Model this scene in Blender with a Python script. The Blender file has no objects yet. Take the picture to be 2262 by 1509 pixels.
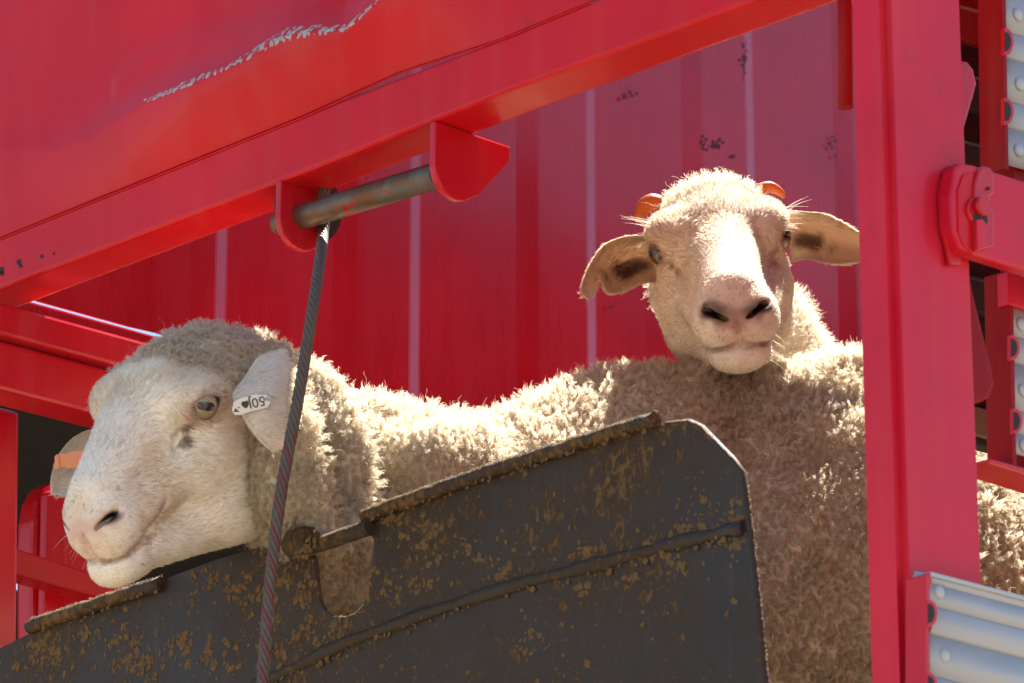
import bpy, bmesh, math, random
import numpy as np
from mathutils import Vector, Matrix

# ------------------------------------------------------------------ camera, light, exposure
scene = bpy.context.scene
R = math.radians
FPX, IW, IH = 8700.0, 2262.0, 1509.0
PITCH, PHI = R(18), R(44)
CAM = np.array([0.0, 0.0, 1.5])
cd = bpy.data.cameras.new('camera')
cd.sensor_width = 36.0
cd.lens = FPX / IW * 36.0
cd.clip_start, cd.clip_end = 0.05, 2000
cd.dof.use_dof = True
cd.dof.focus_distance = 3.85
cd.dof.aperture_fstop = 16
cam = bpy.data.objects.new('camera', cd)
scene.collection.objects.link(cam)
cam.location = CAM
cam.rotation_euler = (R(90) + PITCH, 0, 0)
scene.camera = cam

U = np.array([math.cos(PHI), math.sin(PHI), 0])          # along the trailer, right and away
A = np.array([-math.sin(PHI), math.cos(PHI), 0])         # across its rear, left and away
Z = np.array([0, 0, 1.0])
TO_SUN = 0.36 * U + 0.11 * A + 0.92 * Z
TO_SUN /= np.linalg.norm(TO_SUN)
sun_el = math.asin(TO_SUN[2])
sun_az = math.atan2(TO_SUN[0], TO_SUN[1])

world = bpy.data.worlds.new('World')
scene.world = world
world.use_nodes = True
nt = world.node_tree
sky = nt.nodes.new('ShaderNodeTexSky')
sky.sky_type = 'NISHITA'
sky.sun_disc = False
sky.sun_elevation = sun_el
sky.sun_rotation = sun_az
sky.air_density = 1.0
sky.dust_density = 0.1
sky.ozone_density = 2.0
bg = nt.nodes['Background']
bg.inputs['Strength'].default_value = 0.050
nt.links.new(sky.outputs[0], bg.inputs['Color'])
sl = bpy.data.lights.new('sun', 'SUN')
sl.energy = 5.0
sl.angle = R(0.53)
sl.color = (1.0, 0.93, 0.83)
sun = bpy.data.objects.new('sun', sl)
scene.collection.objects.link(sun)
sun.location = (0, 0, 30)
sun.rotation_euler = Vector(TO_SUN).to_track_quat('Z', 'Y').to_euler()

vs = scene.view_settings
vs.view_transform = 'Standard'
vs.look = 'None'
vs.exposure = 2.2
vs.gamma = 1.0
vs.use_curve_mapping = False
scene.render.engine = 'CYCLES'
scene.cycles.max_bounces = 8
scene.cycles.diffuse_bounces = 4
scene.cycles.glossy_bounces = 3
scene.cycles.transmission_bounces = 3
scene.cycles.caustics_reflective = False
scene.cycles.caustics_refractive = False
scene.cycles.use_denoising = True
scene.cycles_curves.shape = 'RIBBONS'
scene.cycles_curves.subdivisions = 2

# ------------------------------------------------------------------ pixels to points
XC = np.array([1.0, 0, 0])
YC = np.array([0, math.cos(PITCH), math.sin(PITCH)])
ZC = np.array([0, -math.sin(PITCH), math.cos(PITCH)])
CB = np.stack([XC, YC, ZC], 1)                           # camera axes as columns


def ray(px, py):
    return XC * ((px - IW / 2) / FPX) + YC + ZC * (-(py - IH / 2) / FPX)


def PD(px, py, depth):
    return CAM + ray(px, py) * depth


O = PD(1980, 750, 3.15)                                  # near rear corner of the trailer


def PR(px, py, u=0.0):                                   # on a plane across the trailer, u metres in
    d = ray(px, py)
    t = (u - np.dot(CAM - O, U)) / np.dot(d, U)
    return CAM + d * t


def PS(px, py, a=0.0):                                   # on a plane along the trailer, a metres in
    d = ray(px, py)
    t = (a - np.dot(CAM - O, A)) / np.dot(d, A)
    return CAM + d * t


# ------------------------------------------------------------------ materials
def mat(name):
    m = bpy.data.materials.new(name)
    m.use_nodes = True
    n = m.node_tree.nodes
    return m, m.node_tree, n['Principled BSDF']


def nd(t, kind, **kw):
    n = t.nodes.new(kind)
    for k, v in kw.items():
        if k.startswith('_'):
            setattr(n, k[1:], v)
        else:
            n.inputs[k.replace('__', ' ')].default_value = v
    return n


def ramp(t, fac, stops):
    r = t.nodes.new('ShaderNodeValToRGB')
    e = r.color_ramp.elements
    while len(e) < len(stops):
        e.new(0.5)
    for i, (p, c) in enumerate(stops):
        e[i].position = p
        e[i].color = (*c, 1) if len(c) == 3 else c
    t.links.new(fac, r.inputs[0])
    return r.outputs[0]


def mixc(t, fac, a, b):
    m = t.nodes.new('ShaderNodeMix')
    m.data_type = 'RGBA'
    for s, v in ((m.inputs[0], fac), (m.inputs[6], a), (m.inputs[7], b)):
        if isinstance(v, (tuple, list)):
            s.default_value = (*v, 1)
        elif isinstance(v, (int, float)):
            s.default_value = v
        else:
            t.links.new(v, s)
    return m.outputs[2]


def noise(t, scale, detail=4, rough=0.55, stretch=None, offset=(0, 0, 0), dist=0.0):
    tc = t.nodes.new('ShaderNodeTexCoord')
    src = tc.outputs['Object']
    if stretch or offset != (0, 0, 0):
        mp = t.nodes.new('ShaderNodeMapping')
        mp.inputs['Scale'].default_value = stretch or (1, 1, 1)
        mp.inputs['Location'].default_value = offset
        t.links.new(src, mp.inputs['Vector'])
        src = mp.outputs[0]
    n = nd(t, 'ShaderNodeTexNoise', Scale=scale, Detail=detail, Roughness=rough, Distortion=dist)
    t.links.new(src, n.inputs['Vector'])
    return n.outputs[0]


def bump(t, b, h, strength=0.2, distance=0.002, prev=None):
    n = nd(t, 'ShaderNodeBump', Strength=strength, Distance=distance)
    t.links.new(h, n.inputs['Height'])
    if prev is not None:
        t.links.new(prev, n.inputs['Normal'])
    t.links.new(n.outputs[0], b.inputs['Normal'])
    return n.outputs[0]


def paint(name, base, rough=0.32, coat=0.35, dirt=0.25, chips=0.0, dust=0.12, chip_attr=False, spec=0.35):
    m, t, b = mat(name)
    n1 = noise(t, 5, 2, 0.6)
    c = mixc(t, ramp(t, n1, [(0.3, (0, 0, 0)), (0.75, (1, 1, 1))]), tuple(x * 0.86 for x in base), tuple(min(1, x * 1.1) for x in base))
    st = noise(t, 9, 4, 0.65, (3.0, 3.0, 0.35))
    c = mixc(t, ramp(t, st, [(0.5, (0, 0, 0)), (0.85, (dust, dust, dust))]), c, (0.42, 0.25, 0.2))
    dn = noise(t, 26, 4, 0.7, offset=(3, 1, 7))
    c = mixc(t, ramp(t, dn, [(0.62, (0, 0, 0)), (0.8, (dirt, dirt, dirt))]), c, (0.07, 0.035, 0.025))
    rgh = ramp(t, st, [(0.3, (rough * 0.8,) * 3), (0.8, (min(1, rough * 1.5),) * 3)])
    fleck = noise(t, 95, 3, 0.5, offset=(9, 2, 4))
    gate = noise(t, 7, 2, 0.5, offset=(1, 8, 3))
    if chips > 0:
        f1 = ramp(t, fleck, [(0.70, (0, 0, 0)), (0.715, (1, 1, 1))])
        g1 = ramp(t, gate, [(0.60, (0, 0, 0)), (0.66, (chips,) * 3)])
        mu = t.nodes.new('ShaderNodeMath')
        mu.operation = 'MULTIPLY'
        t.links.new(f1, mu.inputs[0])
        t.links.new(g1, mu.inputs[1])
        c = mixc(t, mu.outputs[0], c, (0.05, 0.04, 0.035))
    if chip_attr:
        at = t.nodes.new('ShaderNodeAttribute')
        at.attribute_name = 'chip'
        ad = t.nodes.new('ShaderNodeMath')
        ad.operation = 'MULTIPLY'
        fl2 = noise(t, 130, 4, 0.7, offset=(2, 5, 1))
        t.links.new(at.outputs['Fac'], ad.inputs[0])
        t.links.new(ramp(t, fl2, [(0.40, (0.1, 0.1, 0.1)), (0.62, (1, 1, 1))]), ad.inputs[1])
        k = ramp(t, ad.outputs[0], [(0.40, (0, 0, 0)), (0.46, (1, 1, 1))])
        gcol = mixc(t, noise(t, 200, 2), (0.16, 0.19, 0.2), (0.62, 0.6, 0.52))
        c = mixc(t, k, c, gcol)
    t.links.new(c, b.inputs['Base Color'])
    t.links.new(rgh, b.inputs['Roughness'])
    b.inputs['Coat Weight'].default_value = coat
    b.inputs['Coat Roughness'].default_value = 0.12
    b.inputs['Specular IOR Level'].default_value = spec
    bump(t, b, noise(t, 7, 1), 0.25, 0.004)
    return m


RED = (0.57, 0.007, 0.017)
M = {}
M['red'] = paint('red_paint', RED, chips=1.0, coat=0.25, spec=0.28)
M['red_post'] = paint('post_paint', (0.66, 0.009, 0.034), rough=0.42, coat=0.18, spec=0.25, chips=1.0, dust=0.14, dirt=0.35)
M['red_door'] = paint('door_paint', (0.64, 0.006, 0.014), rough=0.36, coat=0.14, spec=0.18, dust=0.10, dirt=0.3, chip_attr=True)
M['red_wall'] = paint('wall_paint', (0.46, 0.005, 0.016), rough=0.26, coat=0.42, dust=0.0, dirt=0.3, chips=1.0)
M['red_shaded'] = paint('shaded_red_paint', (0.28, 0.004, 0.006), rough=0.5, coat=0.0, dirt=0.5, spec=0.15)  # red paint darkened to carry shade in its colour


def metal_alu():
    m, t, b = mat('aluminium')
    n1 = noise(t, 14, 5, 0.6, (1, 1, 4))
    t.links.new(mixc(t, n1, (0.42, 0.43, 0.44), (0.58, 0.58, 0.58)), b.inputs['Base Color'])
    b.inputs['Metallic'].default_value = 0.45
    t.links.new(ramp(t, n1, [(0.3, (0.5,) * 3), (0.7, (0.7,) * 3)]), b.inputs['Roughness'])
    bump(t, b, noise(t, 60, 3), 0.06, 0.001)
    return m


M['alu'] = metal_alu()


def metal_pin():
    m, t, b = mat('worn_steel_pin')
    n1 = noise(t, 30, 6, 0.65)
    c = mixc(t, n1, (0.09, 0.085, 0.08), (0.2, 0.17, 0.14))
    n2 = noise(t, 22, 6, 0.7, offset=(4, 4, 1))
    c = mixc(t, ramp(t, n2, [(0.42, (0, 0, 0)), (0.6, (0.9,) * 3)]), c, (0.16, 0.065, 0.025))
    n3 = noise(t, 30, 5, 0.7, offset=(7, 1, 2))
    c = mixc(t, ramp(t, n3, [(0.60, (0, 0, 0)), (0.63, (1, 1, 1))]), c, (0.4, 0.02, 0.025))
    t.links.new(c, b.inputs['Base Color'])
    b.inputs['Metallic'].default_value = 0.55
    b.inputs['Roughness'].default_value = 0.42
    bump(t, b, n2, 0.3, 0.002)
    return m


M['pin'] = metal_pin()


def dirty_plate(name, amount):
    m, t, b = mat(name)
    n1 = noise(t, 12, 6, 0.62)
    c = mixc(t, n1, (0.019, 0.014, 0.011), (0.052, 0.040, 0.031))
    ns = noise(t, 34, 5, 0.7, (2.2, 2.2, 0.5), offset=(2, 0, 1))
    c = mixc(t, ramp(t, ns, [(0.55, (0, 0, 0)), (0.8, (0.5,) * 3)]), c, (0.085, 0.07, 0.06))
    film = noise(t, 5, 6, 0.65, offset=(5, 5, 2))
    c = mixc(t, ramp(t, film, [(0.36 - amount * .2, (0, 0, 0)), (0.66, (0.75 + amount * .2,) * 3)]), c, (0.048, 0.029, 0.014))
    fl = noise(t, 88, 7, 0.78, (1.3, 1.3, 0.8), offset=(1, 2, 9), dist=0.6)
    gt = nd(t, 'ShaderNodeMath', _operation='MULTIPLY')
    t.links.new(fl, gt.inputs[0])
    t.links.new(ramp(t, film, [(0.34, (0.70,) * 3), (0.66, (1.2,) * 3)]), gt.inputs[1])
    f = ramp(t, gt.outputs[0], [(0.575 - amount * 0.10, (0, 0, 0)), (0.65 - amount * 0.10, (0.9,) * 3)])
    c = mixc(t, f, c, mixc(t, noise(t, 30, 3), (0.075, 0.037, 0.012), (0.20, 0.105, 0.028)))
    fl2 = noise(t, 190, 3, 0.6, offset=(6, 2, 3))
    c = mixc(t, ramp(t, fl2, [(0.68, (0, 0, 0)), (0.72, (0.8,) * 3)]), c, (0.17, 0.105, 0.04))
    t.links.new(c, b.inputs['Base Color'])
    t.links.new(ramp(t, film, [(0.35, (0.38,) * 3), (0.7, (0.75,) * 3)]), b.inputs['Roughness'])
    b.inputs['Metallic'].default_value = 0.0
    b.inputs['Specular IOR Level'].default_value = 0.25
    p = bump(t, b, f, 0.5, 0.002)
    p = bump(t, b, ns, 0.25, 0.002, p)
    bump(t, b, noise(t, 9, 3), 0.2, 0.006, p)
    return m


M['plate'] = dirty_plate('dirty_steel_plate', 0.25)
M['plate_edge'] = dirty_plate('dirty_steel_edge', 0.9)


def simple(name, c1, c2, scale=30, rough=0.8, bstr=0.3, bdist=0.002, metallic=0.0):
    m, t, b = mat(name)
    n1 = noise(t, scale, 5, 0.65)
    t.links.new(mixc(t, n1, c1, c2), b.inputs['Base Color'])
    b.inputs['Roughness'].default_value = rough
    b.inputs['Metallic'].default_value = metallic
    bump(t, b, n1, bstr, bdist)
    return m


M['clod'] = simple('dry_manure', (0.06, 0.032, 0.011), (0.22, 0.125, 0.04), 120, 0.95, 0.7)
M['rim_chaff'] = simple('sunlit_rim_chaff', (0.28, 0.19, 0.09), (0.5, 0.38, 0.22), 150, 0.95, 0.6)  # chaff tone lightened to stand in for sun on the rims
M['scuff'] = simple('paint_scuffs', (0.05, 0.012, 0.02), (0.14, 0.02, 0.05), 60, 0.7)
M['black'] = simple('black_grime_shade', (0.012, 0.011, 0.01), (0.035, 0.03, 0.028), 20, 0.8)  # grime and chips, also painted dark for shaded hollows and gaps
M['wire'] = simple('greasy_wire', (0.06, 0.045, 0.033), (0.16, 0.125, 0.09), 60, 0.6, 0.3, metallic=0.1)
M['wire_red'] = simple('red_smeared_wire', (0.22, 0.03, 0.035), (0.10, 0.05, 0.045), 45, 0.55)
M['blocker'] = simple('grey_bounce_blocker', (0.055, 0.05, 0.042), (0.09, 0.082, 0.07), 12, 0.8)  # for the added sheet that cuts the door's red bounce
M['floor'] = simple('worn_floor', (0.12, 0.09, 0.06), (0.22, 0.17, 0.12), 8, 0.9)
M['ground'] = simple('dusty_ground', (0.12, 0.096, 0.07), (0.18, 0.148, 0.11), 1.3, 0.95, 0.3, 0.02)
M['tag_white'] = simple('white_tag', (0.72, 0.7, 0.64), (0.82, 0.8, 0.75), 120, 0.4, 0.1)
M['tag_orange'] = simple('orange_tag', (0.78, 0.24, 0.11), (0.85, 0.33, 0.17), 60, 0.45, 0.15)
M['tag_ink'] = simple('tag_ink', (0.03, 0.028, 0.025), (0.07, 0.06, 0.05), 200, 0.7, 0.1)


# ------------------------------------------------------------------ object helpers
COL = scene.collection


def link(name, me, m, parent=None, smooth=False):
    o = bpy.data.objects.new(name, me)
    COL.objects.link(o)
    if m is not None and me is not None:
        for x in (m if isinstance(m, list) else [m]):
            me.materials.append(x)
    if smooth:
        me.polygons.foreach_set('use_smooth', [True] * len(me.polygons))
    if parent is not None:
        o.parent = parent
        if parent.parent is None:                        # parts themselves sit at the world origin
            o.matrix_parent_inverse = Matrix.Translation(-parent.location)
    return o


def tag(o, label, cat=None, group=None, kind=None):
    if label:
        o['label'] = label
    if cat:
        o['category'] = cat
    if group:
        o['group'] = group
    if kind:
        o['kind'] = kind
    return o


def thing(name, loc, label, cat, group=None):
    o = bpy.data.objects.new(name, None)
    COL.objects.link(o)
    o.location = Vector(loc)
    return tag(o, label, cat, group)


def bm_mesh(bm, name='mesh'):
    bmesh.ops.recalc_face_normals(bm, faces=bm.faces)
    me = bpy.data.meshes.new(name)
    bm.to_mesh(me)
    bm.free()
    return me


def prism_bm(poly, ext, bevel=0.0, seg=2, bm=None):
    """a flat polygon of world points pushed along ext"""
    new = bm is None
    if new:
        bm = bmesh.new()
    e = Vector(ext)
    f = [bm.verts.new(Vector(p)) for p in poly]
    k = [bm.verts.new(Vector(p) + e) for p in poly]
    n = len(f)
    fs = [bm.faces.new(f), bm.faces.new(k[::-1])]
    for i in range(n):
        fs.append(bm.faces.new((f[i], k[i], k[(i + 1) % n], f[(i + 1) % n])))
    if bevel > 0:
        bmesh.ops.recalc_face_normals(bm, faces=fs)
        es = {x for y in fs for x in y.edges}
        bmesh.ops.bevel(bm, geom=list(es), offset=bevel, segments=seg, affect='EDGES', profile=0.6, clamp_overlap=True)
    return bm


def prism(name, poly, ext, m, parent=None, bevel=0.0, seg=2):
    return link(name, bm_mesh(prism_bm(poly, ext, bevel, seg), name), m, parent)


def tube_bm(pts, rad, nseg=14, bm=None, cap=True):
    bm = bm or bmesh.new()
    pts = [Vector(p) for p in pts]
    rings = []
    prev = None
    for i, p in enumerate(pts):
        t = (pts[min(i + 1, len(pts) - 1)] - pts[max(i - 1, 0)]).normalized()
        if prev is None:
            s = t.cross(Vector((0.13, 0.31, 0.94))).normalized()
        else:
            s = (prev - t * prev.dot(t)).normalized()
        prev = s
        b = t.cross(s)
        r = rad[i] if isinstance(rad, (list, tuple, np.ndarray)) else rad
        rings.append([bm.verts.new(p + (s * math.cos(q) + b * math.sin(q)) * r) for q in [2 * math.pi * j / nseg for j in range(nseg)]])
    for r0, r1 in zip(rings, rings[1:]):
        for j in range(nseg):
            bm.faces.new((r0[j], r0[(j + 1) % nseg], r1[(j + 1) % nseg], r1[j])).smooth = True
    if cap:
        bm.faces.new(rings[0][::-1])
        bm.faces.new(rings[-1])
    return bm


def tube(name, pts, rad, m, parent=None, nseg=14):
    return link(name, bm_mesh(tube_bm(pts, rad, nseg), name), m, parent)


def grid_mesh(P, name='grid', attr=None):
    """P: (r, c, 3) points"""
    r, c = P.shape[:2]
    v = P.reshape(-1, 3)
    i = np.arange(r * c).reshape(r, c)
    q = np.stack([i[:-1, :-1], i[:-1, 1:], i[1:, 1:], i[1:, :-1]], -1).reshape(-1, 4)
    me = bpy.data.meshes.new(name)
    me.from_pydata(v.tolist(), [], q.tolist())
    me.update()
    return me


def spline(pts, n):
    """Catmull-Rom through rows of numbers"""
    p = np.array(pts, float)
    p = np.vstack([2 * p[0] - p[1], p, 2 * p[-1] - p[-2]])
    k = len(p) - 3
    t = np.linspace(0, k - 1e-9, n)
    i = t.astype(int)
    f = (t - i)[:, None]
    a, b, c, d = p[i], p[i + 1], p[i + 2], p[i + 3]
    return 0.5 * (2 * b + (c - a) * f + (2 * a - 5 * b + 4 * c - d) * f ** 2 + (3 * b - a - 3 * c + d) * f ** 3)


rng = np.random.default_rng(7)
random.seed(7)

# ------------------------------------------------------------------ ground
gm = bpy.data.meshes.new('ground')
g = 900.0
gm.from_pydata([(-g, -g, 0), (g, -g, 0), (g, g, 0), (-g, g, 0)], [], [(0, 1, 2, 3)])
tag(link('ground', gm, M['ground']), 'bare dusty ground below the trailer', kind='structure')

# ------------------------------------------------------------------ trailer
WALL_A = 1.32
trailer = thing('livestock_trailer', O + 1.0 * U + 0.6 * A - np.array([0, 0, O[2]]), 'red stock trailer with ribbed inner wall and corner post', 'trailer')

# ribbed far wall: one panel for each pitch of the pressed sheet
zt, zb = PS(1000, -260, WALL_A)[2], PS(900, 893, WALL_A)[2]


def wall_u(px, py):
    return np.dot(PS(px, py, WALL_A) - O, U)


dark = [(330, 600), (750, 500), (1145, 500), (1520, 300), (1870, 300)]
lite = [(497, 600), (905, 500), (1285, 500), (1650, 300)]
prof = []
du = [wall_u(*p) for p in dark]
lu = [wall_u(*p) for p in lite]
pit = (du[-1] - du[0]) / 4
rib0 = np.mean([d - du[0] - i * pit for i, d in enumerate(du)]) + du[0]
ribw = np.mean([l - d for l, d in zip(lu, du)])
for k in range(-1, 9):
    d0 = rib0 + k * pit
    # groove: dark flank steps back, light flank comes forward
    lines = [(d0 - 0.017, 0.0), (d0 + 0.017, -0.0045), (d0 + ribw - 0.0095, -0.0045), (d0 + ribw + 0.0095, 0.0), (d0 + pit - 0.017, 0.0)]
    if k == -1:
        lines = lines[2:]
    bm = bmesh.new()
    rows = []
    for (u_, a_) in lines:
        rows.append([bm.verts.new(Vector(O + U * u_ + A * (WALL_A + a_) + Z * (z_ - O[2]))) for z_ in (zb, zt + 0.2)])
    for r0, r1 in zip(rows, rows[1:]):
        bm.faces.new((r0[0], r1[0], r1[1], r0[1]))
    bmesh.ops.bevel(bm, geom=[e for e in bm.edges if all(len(v.link_faces) == 2 for v in e.verts)], offset=0.0012, segments=2, affect='EDGES')
    me = bm_mesh(bm, 'wall_panel')
    o = link('wall_panel', me, M['red_wall'], trailer)
    sd = o.modifiers.new('thickness', 'SOLIDIFY')
    sd.thickness = 0.003
    sd.offset = 0
for cx, cy, w_, h_, k_ in ((1578, 320, 26, 14, 34), (1642, 130, 6, 36, 26), (1618, 346, 8, 6, 8), (1838, 330, 8, 30, 9), (1392, 205, 14, 8, 6), (1345, 678, 5, 4, 3)):
    bms = bmesh.new()
    for q_ in range(k_):
        x_, y_ = random.gauss(cx, w_ * 0.5), random.gauss(cy, h_ * 0.5)
        r0_ = random.uniform(1.5, 5.5)
        pp = [PS(x_ + r0_ * random.uniform(0.4, 1.2) * math.cos(t_), y_ + r0_ * random.uniform(0.4, 1.2) * math.sin(t_), WALL_A - 0.0062 - 0.0002 * random.random()) for t_ in np.linspace(0, 6.28, 8)[:-1]]
        bms.faces.new([bms.verts.new(Vector(v_)) for v_ in pp])
    link('paint_scuff', bm_mesh(bms), M['scuff'], trailer)
# sloping foot and rails under the ribbed wall
u0, u1 = -0.02, 3.6


def rail(name, a0, a1, z0, z1, m, ua=u0, ub=u1, bev=0.004):
    P = [O + U * ua + A * a0 + Z * (z0 - O[2]), O + U * ua + A * a1 + Z * (z0 - O[2]), O + U * ua + A * a1 + Z * (z1 - O[2]), O + U * ua + A * a0 + Z * (z1 - O[2])]
    return prism(name, P, U * (ub - ua), m, trailer, bev)


zf = PS(300, 790, WALL_A)[2]
rail('wall_foot', WALL_A + 0.001, WALL_A + 0.06, zf, zb - 0.001, M['red_wall'], bev=0.003)
RA = WALL_A - 0.14
zt1 = PS(200, 722, RA)[2]
zt2 = PS(200, 792, RA)[2]
rail('top_rail', RA, RA + 0.04, zt2, zt1, M['red'])
zt4 = PS(150, 905, RA + 0.02)[2]
rail('lower_rail', RA + 0.012, RA + 0.06, zt4, zt2 - 0.002, M['red'])
# far rear post, cross bar and rounded wheel arch plate seen at the left edge
prism('rear_post', [PR(-160, 890, 0.03), PR(-42, 890, 0.03), PR(-52, 1600, 0.03), PR(-160, 1600, 0.03)], U * 0.05, M['red'], trailer, 0.004)
prism('side_bar', [PS(10, 1202, WALL_A), PS(330, 1305, WALL_A), PS(330, 1352, WALL_A), PS(10, 1262, WALL_A)], A * 0.03, M['red'], trailer, 0.003)
arch = [(72, 1420), (72, 1210), (74, 1150), (82, 1105), (98, 1075), (120, 1062), (145, 1062), (200, 1062), (200, 1420)]
prism('arch_plate', [PS(x, y, WALL_A + 0.06) for x, y in arch], A * 0.03, M['red'], trailer, 0.006)
prism('arch_rib', [PS(x, y, WALL_A + 0.045) for x, y in [(104, 1085), (150, 1075), (150, 1420), (96, 1420)]], A * 0.014, M['red'], trailer, 0.004)
# black sheets added for the deep shade under the far side
prism('shade_plate', [O + U * -0.1 + A * 2.0 + Z * -2.2, O + U * 4.0 + A * 2.0 + Z * -2.2, O + U * 4.0 + A * 2.0 + Z * (zt4 - O[2] + 0.05), O + U * -0.1 + A * 2.0 + Z * (zt4 - O[2] + 0.05)], A * 0.03, M['black'], trailer)
prism('shade_lid', [O + U * -0.05 + A * 1.39 + Z * (zt4 - O[2] + 0.06), O + U * 4.0 + A * 1.39 + Z * (zt4 - O[2] + 0.06), O + U * 4.0 + A * 2.0 + Z * (zt4 - O[2] + 0.06), O + U * -0.05 + A * 2.0 + Z * (zt4 - O[2] + 0.06)], Z * 0.02, M['black'], trailer)
FLOOR_Z = PS(1700, 1509, 0.5)[2] - 0.42
prism('deck', [O + U * 0.02 + A * 0.03 + Z * (FLOOR_Z - O[2]), O + U * 3.6 + A * 0.03 + Z * (FLOOR_Z - O[2]), O + U * 3.6 + A * (WALL_A) + Z * (FLOOR_Z - O[2]), O + U * 0.02 + A * WALL_A + Z * (FLOOR_Z - O[2])], Z * -0.04, M['floor'], trailer)

# near corner post: folded section with a rounded corner
ptop, pbot = -120, 1640


def post_pt(px0, px1, y):
    return px0 + (px1 - px0) * y / 1509.0


e_l = [PR(post_pt(1883, 1913, y), y, 0.0) for y in (0, 1509)]
pw = abs(np.dot(e_l[0] - O, A))
e_r = [PS(post_pt(2118, 2148, y), y, 0.0) for y in (0, 1509)]
pl = np.dot(e_r[0] - O, U)
bm = bmesh.new()
zp0, zp1 = O[2] - 1.3, O[2] + 0.75
sec = [(0.0, pw), (0.0, 0.0), (pl, 0.0), (pl, pw)]
vs0 = [bm.verts.new(Vector(O + U * u_ + A * a_ + Z * (zp0 - O[2]))) for u_, a_ in sec]
vs1 = [bm.verts.new(Vector(O + U * u_ + A * a_ + Z * (zp1 - O[2]))) for u_, a_ in sec]
for i in range(4):
    j = (i + 1) % 4
    bm.faces.new((vs0[i], vs0[j], vs1[j], vs1[i]))
bm.faces.new(vs0)
bm.faces.new(vs1[::-1])
ver = [e for e in bm.edges if abs((e.verts[0].co - e.verts[1].co).z) > 0.5 and (e.verts[0].co.xy - Vector(O).xy).length < 0.004]
bmesh.ops.bevel(bm, geom=ver, offset=0.0075, segments=2, affect='EDGES')
me = bm_mesh(bm, 'corner_post')
link('corner_post', me, M['red_post'], trailer)
# drop rod left of the post
tube('drop_rod', [PR(1866, -140, 0.03), PR(1868, 238, 0.03)], 0.0065, M['red_shaded'], trailer, 12)

# ------------------------------------------------------------------ raised red door
door = thing('raised_red_door', PR(700, 500, 0.0), 'raised red steel door with dented skin and square bottom beam', 'door')
seam = [(-160, 588), (0, 525), (671, 256), (880, 160), (1100, 88), (1300, 5), (1560, -100), (1840, -215)]
foot = [(-160, 700), (0, 638), (608, 396), (730, 361), (953, 264), (1100, 210), (1500, 62), (1840, -62)]
sx = np.array([s[0] for s in seam]); sy = np.array([s[1] for s in seam])
fx = np.array([s[0] for s in foot]); fy = np.array([s[1] for s in foot])
zs_seam = np.mean([PR(x, np.interp(x, sx, sy), -0.004)[2] for x in (0, 400, 900, 1300)])
zs_foot = np.mean([PR(x, np.interp(x, fx, fy), -0.004)[2] for x in (0, 400, 900, 1300)])


def bline(xs, ys, u=0.0):
    return [PR(x, y, u) for x, y in zip(xs, ys)]


beam_poly = bline([-160, 0, 700, 1100, 1840], [np.interp(v, sx, sy) for v in (-160, 0, 700, 1100, 1840)]) + bline([1840, 1100, 700, 0, -160], [np.interp(v, fx, fy) for v in (1840, 1100, 700, 0, -160)])
prism('bottom_beam', beam_poly, U * 0.052, M['red_door'], door, 0.0045, 3)
# dented skin above the beam
crease = np.array([(120, 330), (200, 300), (325, 226), (490, 156), (545, 130), (600, 95), (650, 74), (760, 66), (800, 36), (850, -10), (960, -40), (1100, -70)], float)
cols = np.linspace(-160, 1840, 300)
rows_n = 130
P = np.zeros((rows_n, len(cols), 3))
chip = np.zeros((rows_n, len(cols)))
cyl = np.interp(cols, crease[:, 0], crease[:, 1])
amp = np.interp(cols, [-160, 60, 260, 420, 700, 900, 1060, 1200, 1840], [0, 0.004, 0.016, 0.029, 0.031, 0.022, 0.010, 0, 0])
stop = np.interp(cols, sx, sy) + 1.0
top = -330.0
rr = np.linspace(0, 1, rows_n)
for j, x in enumerate(cols):
    ys = stop[j] + (top - stop[j]) * rr ** 1.0
    below = np.clip((stop[j] - ys) / max(stop[j] - cyl[j], 30), 0, 1)
    above = np.clip((cyl[j] - ys) / 170.0, 0, 1)
    prof_b = 1 - (1 - below) ** 1.35
    prof_a = np.exp(-3.0 * above)
    h = amp[j] * np.where(ys >= cyl[j], prof_b, prof_a)
    h += 0.0022 * np.exp(-((ys - (cyl[j] - 70 + 25 * math.sin(x * 0.013))) / 26.0) ** 2) * (250 < x < 760)
    h += 0.0012 * np.sin(x * 0.011 + ys * 0.006) * np.clip(below, 0, 1)
    for i, y in enumerate(ys):
        P[i, j] = PR(x, y, 0.003 - h[i])
    chip[:, j] = np.exp(-(np.abs(ys - cyl[j] + 2) / np.interp(x, [320, 560, 640, 760, 850], [7, 9, 17, 9, 7])) ** 2) * (318 < x < 858)
me = grid_mesh(P, 'door_skin')
at = me.attributes.new('chip', 'FLOAT', 'POINT')
at.data.foreach_set('value', chip.reshape(-1).astype(np.float32))
sk = link('door_skin', me, M['red_door'], door, True)
sd = sk.modifiers.new('thickness', 'SOLIDIFY')
sd.thickness = 0.002
sd.offset = 0
zb_ = [PR(x, top, 0.003) for x in (-160, 1840)]
zdt = O[2] + 1.0
prism('door_upper_sheet', [zb_[0], zb_[1], zb_[1] * np.array([1, 1, 0]) + Z * zdt, zb_[0] * np.array([1, 1, 0]) + Z * zdt], U * 0.02, M['red_door'], door)
blk = [PR(-160, np.interp(-160, sx, sy) - 12, 0.055), PR(1840, np.interp(1840, sx, sy) - 12, 0.055)]
prism('bounce_blocker', [blk[0], blk[1], blk[1] * np.array([1, 1, 0]) + Z * zdt, blk[0] * np.array([1, 1, 0]) + Z * zdt], U * 0.006, M['blocker'], door)  # unseen sheet added to keep the door's red bounce off the sheep
# weld seams of the beam
tube('weld_bead', [PR(x + 3, np.interp(x, sx, sy) + 2, -0.0005) for x in np.linspace(-150, 1300, 40)], 0.0007, M['red_door'], door, 6)


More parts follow.
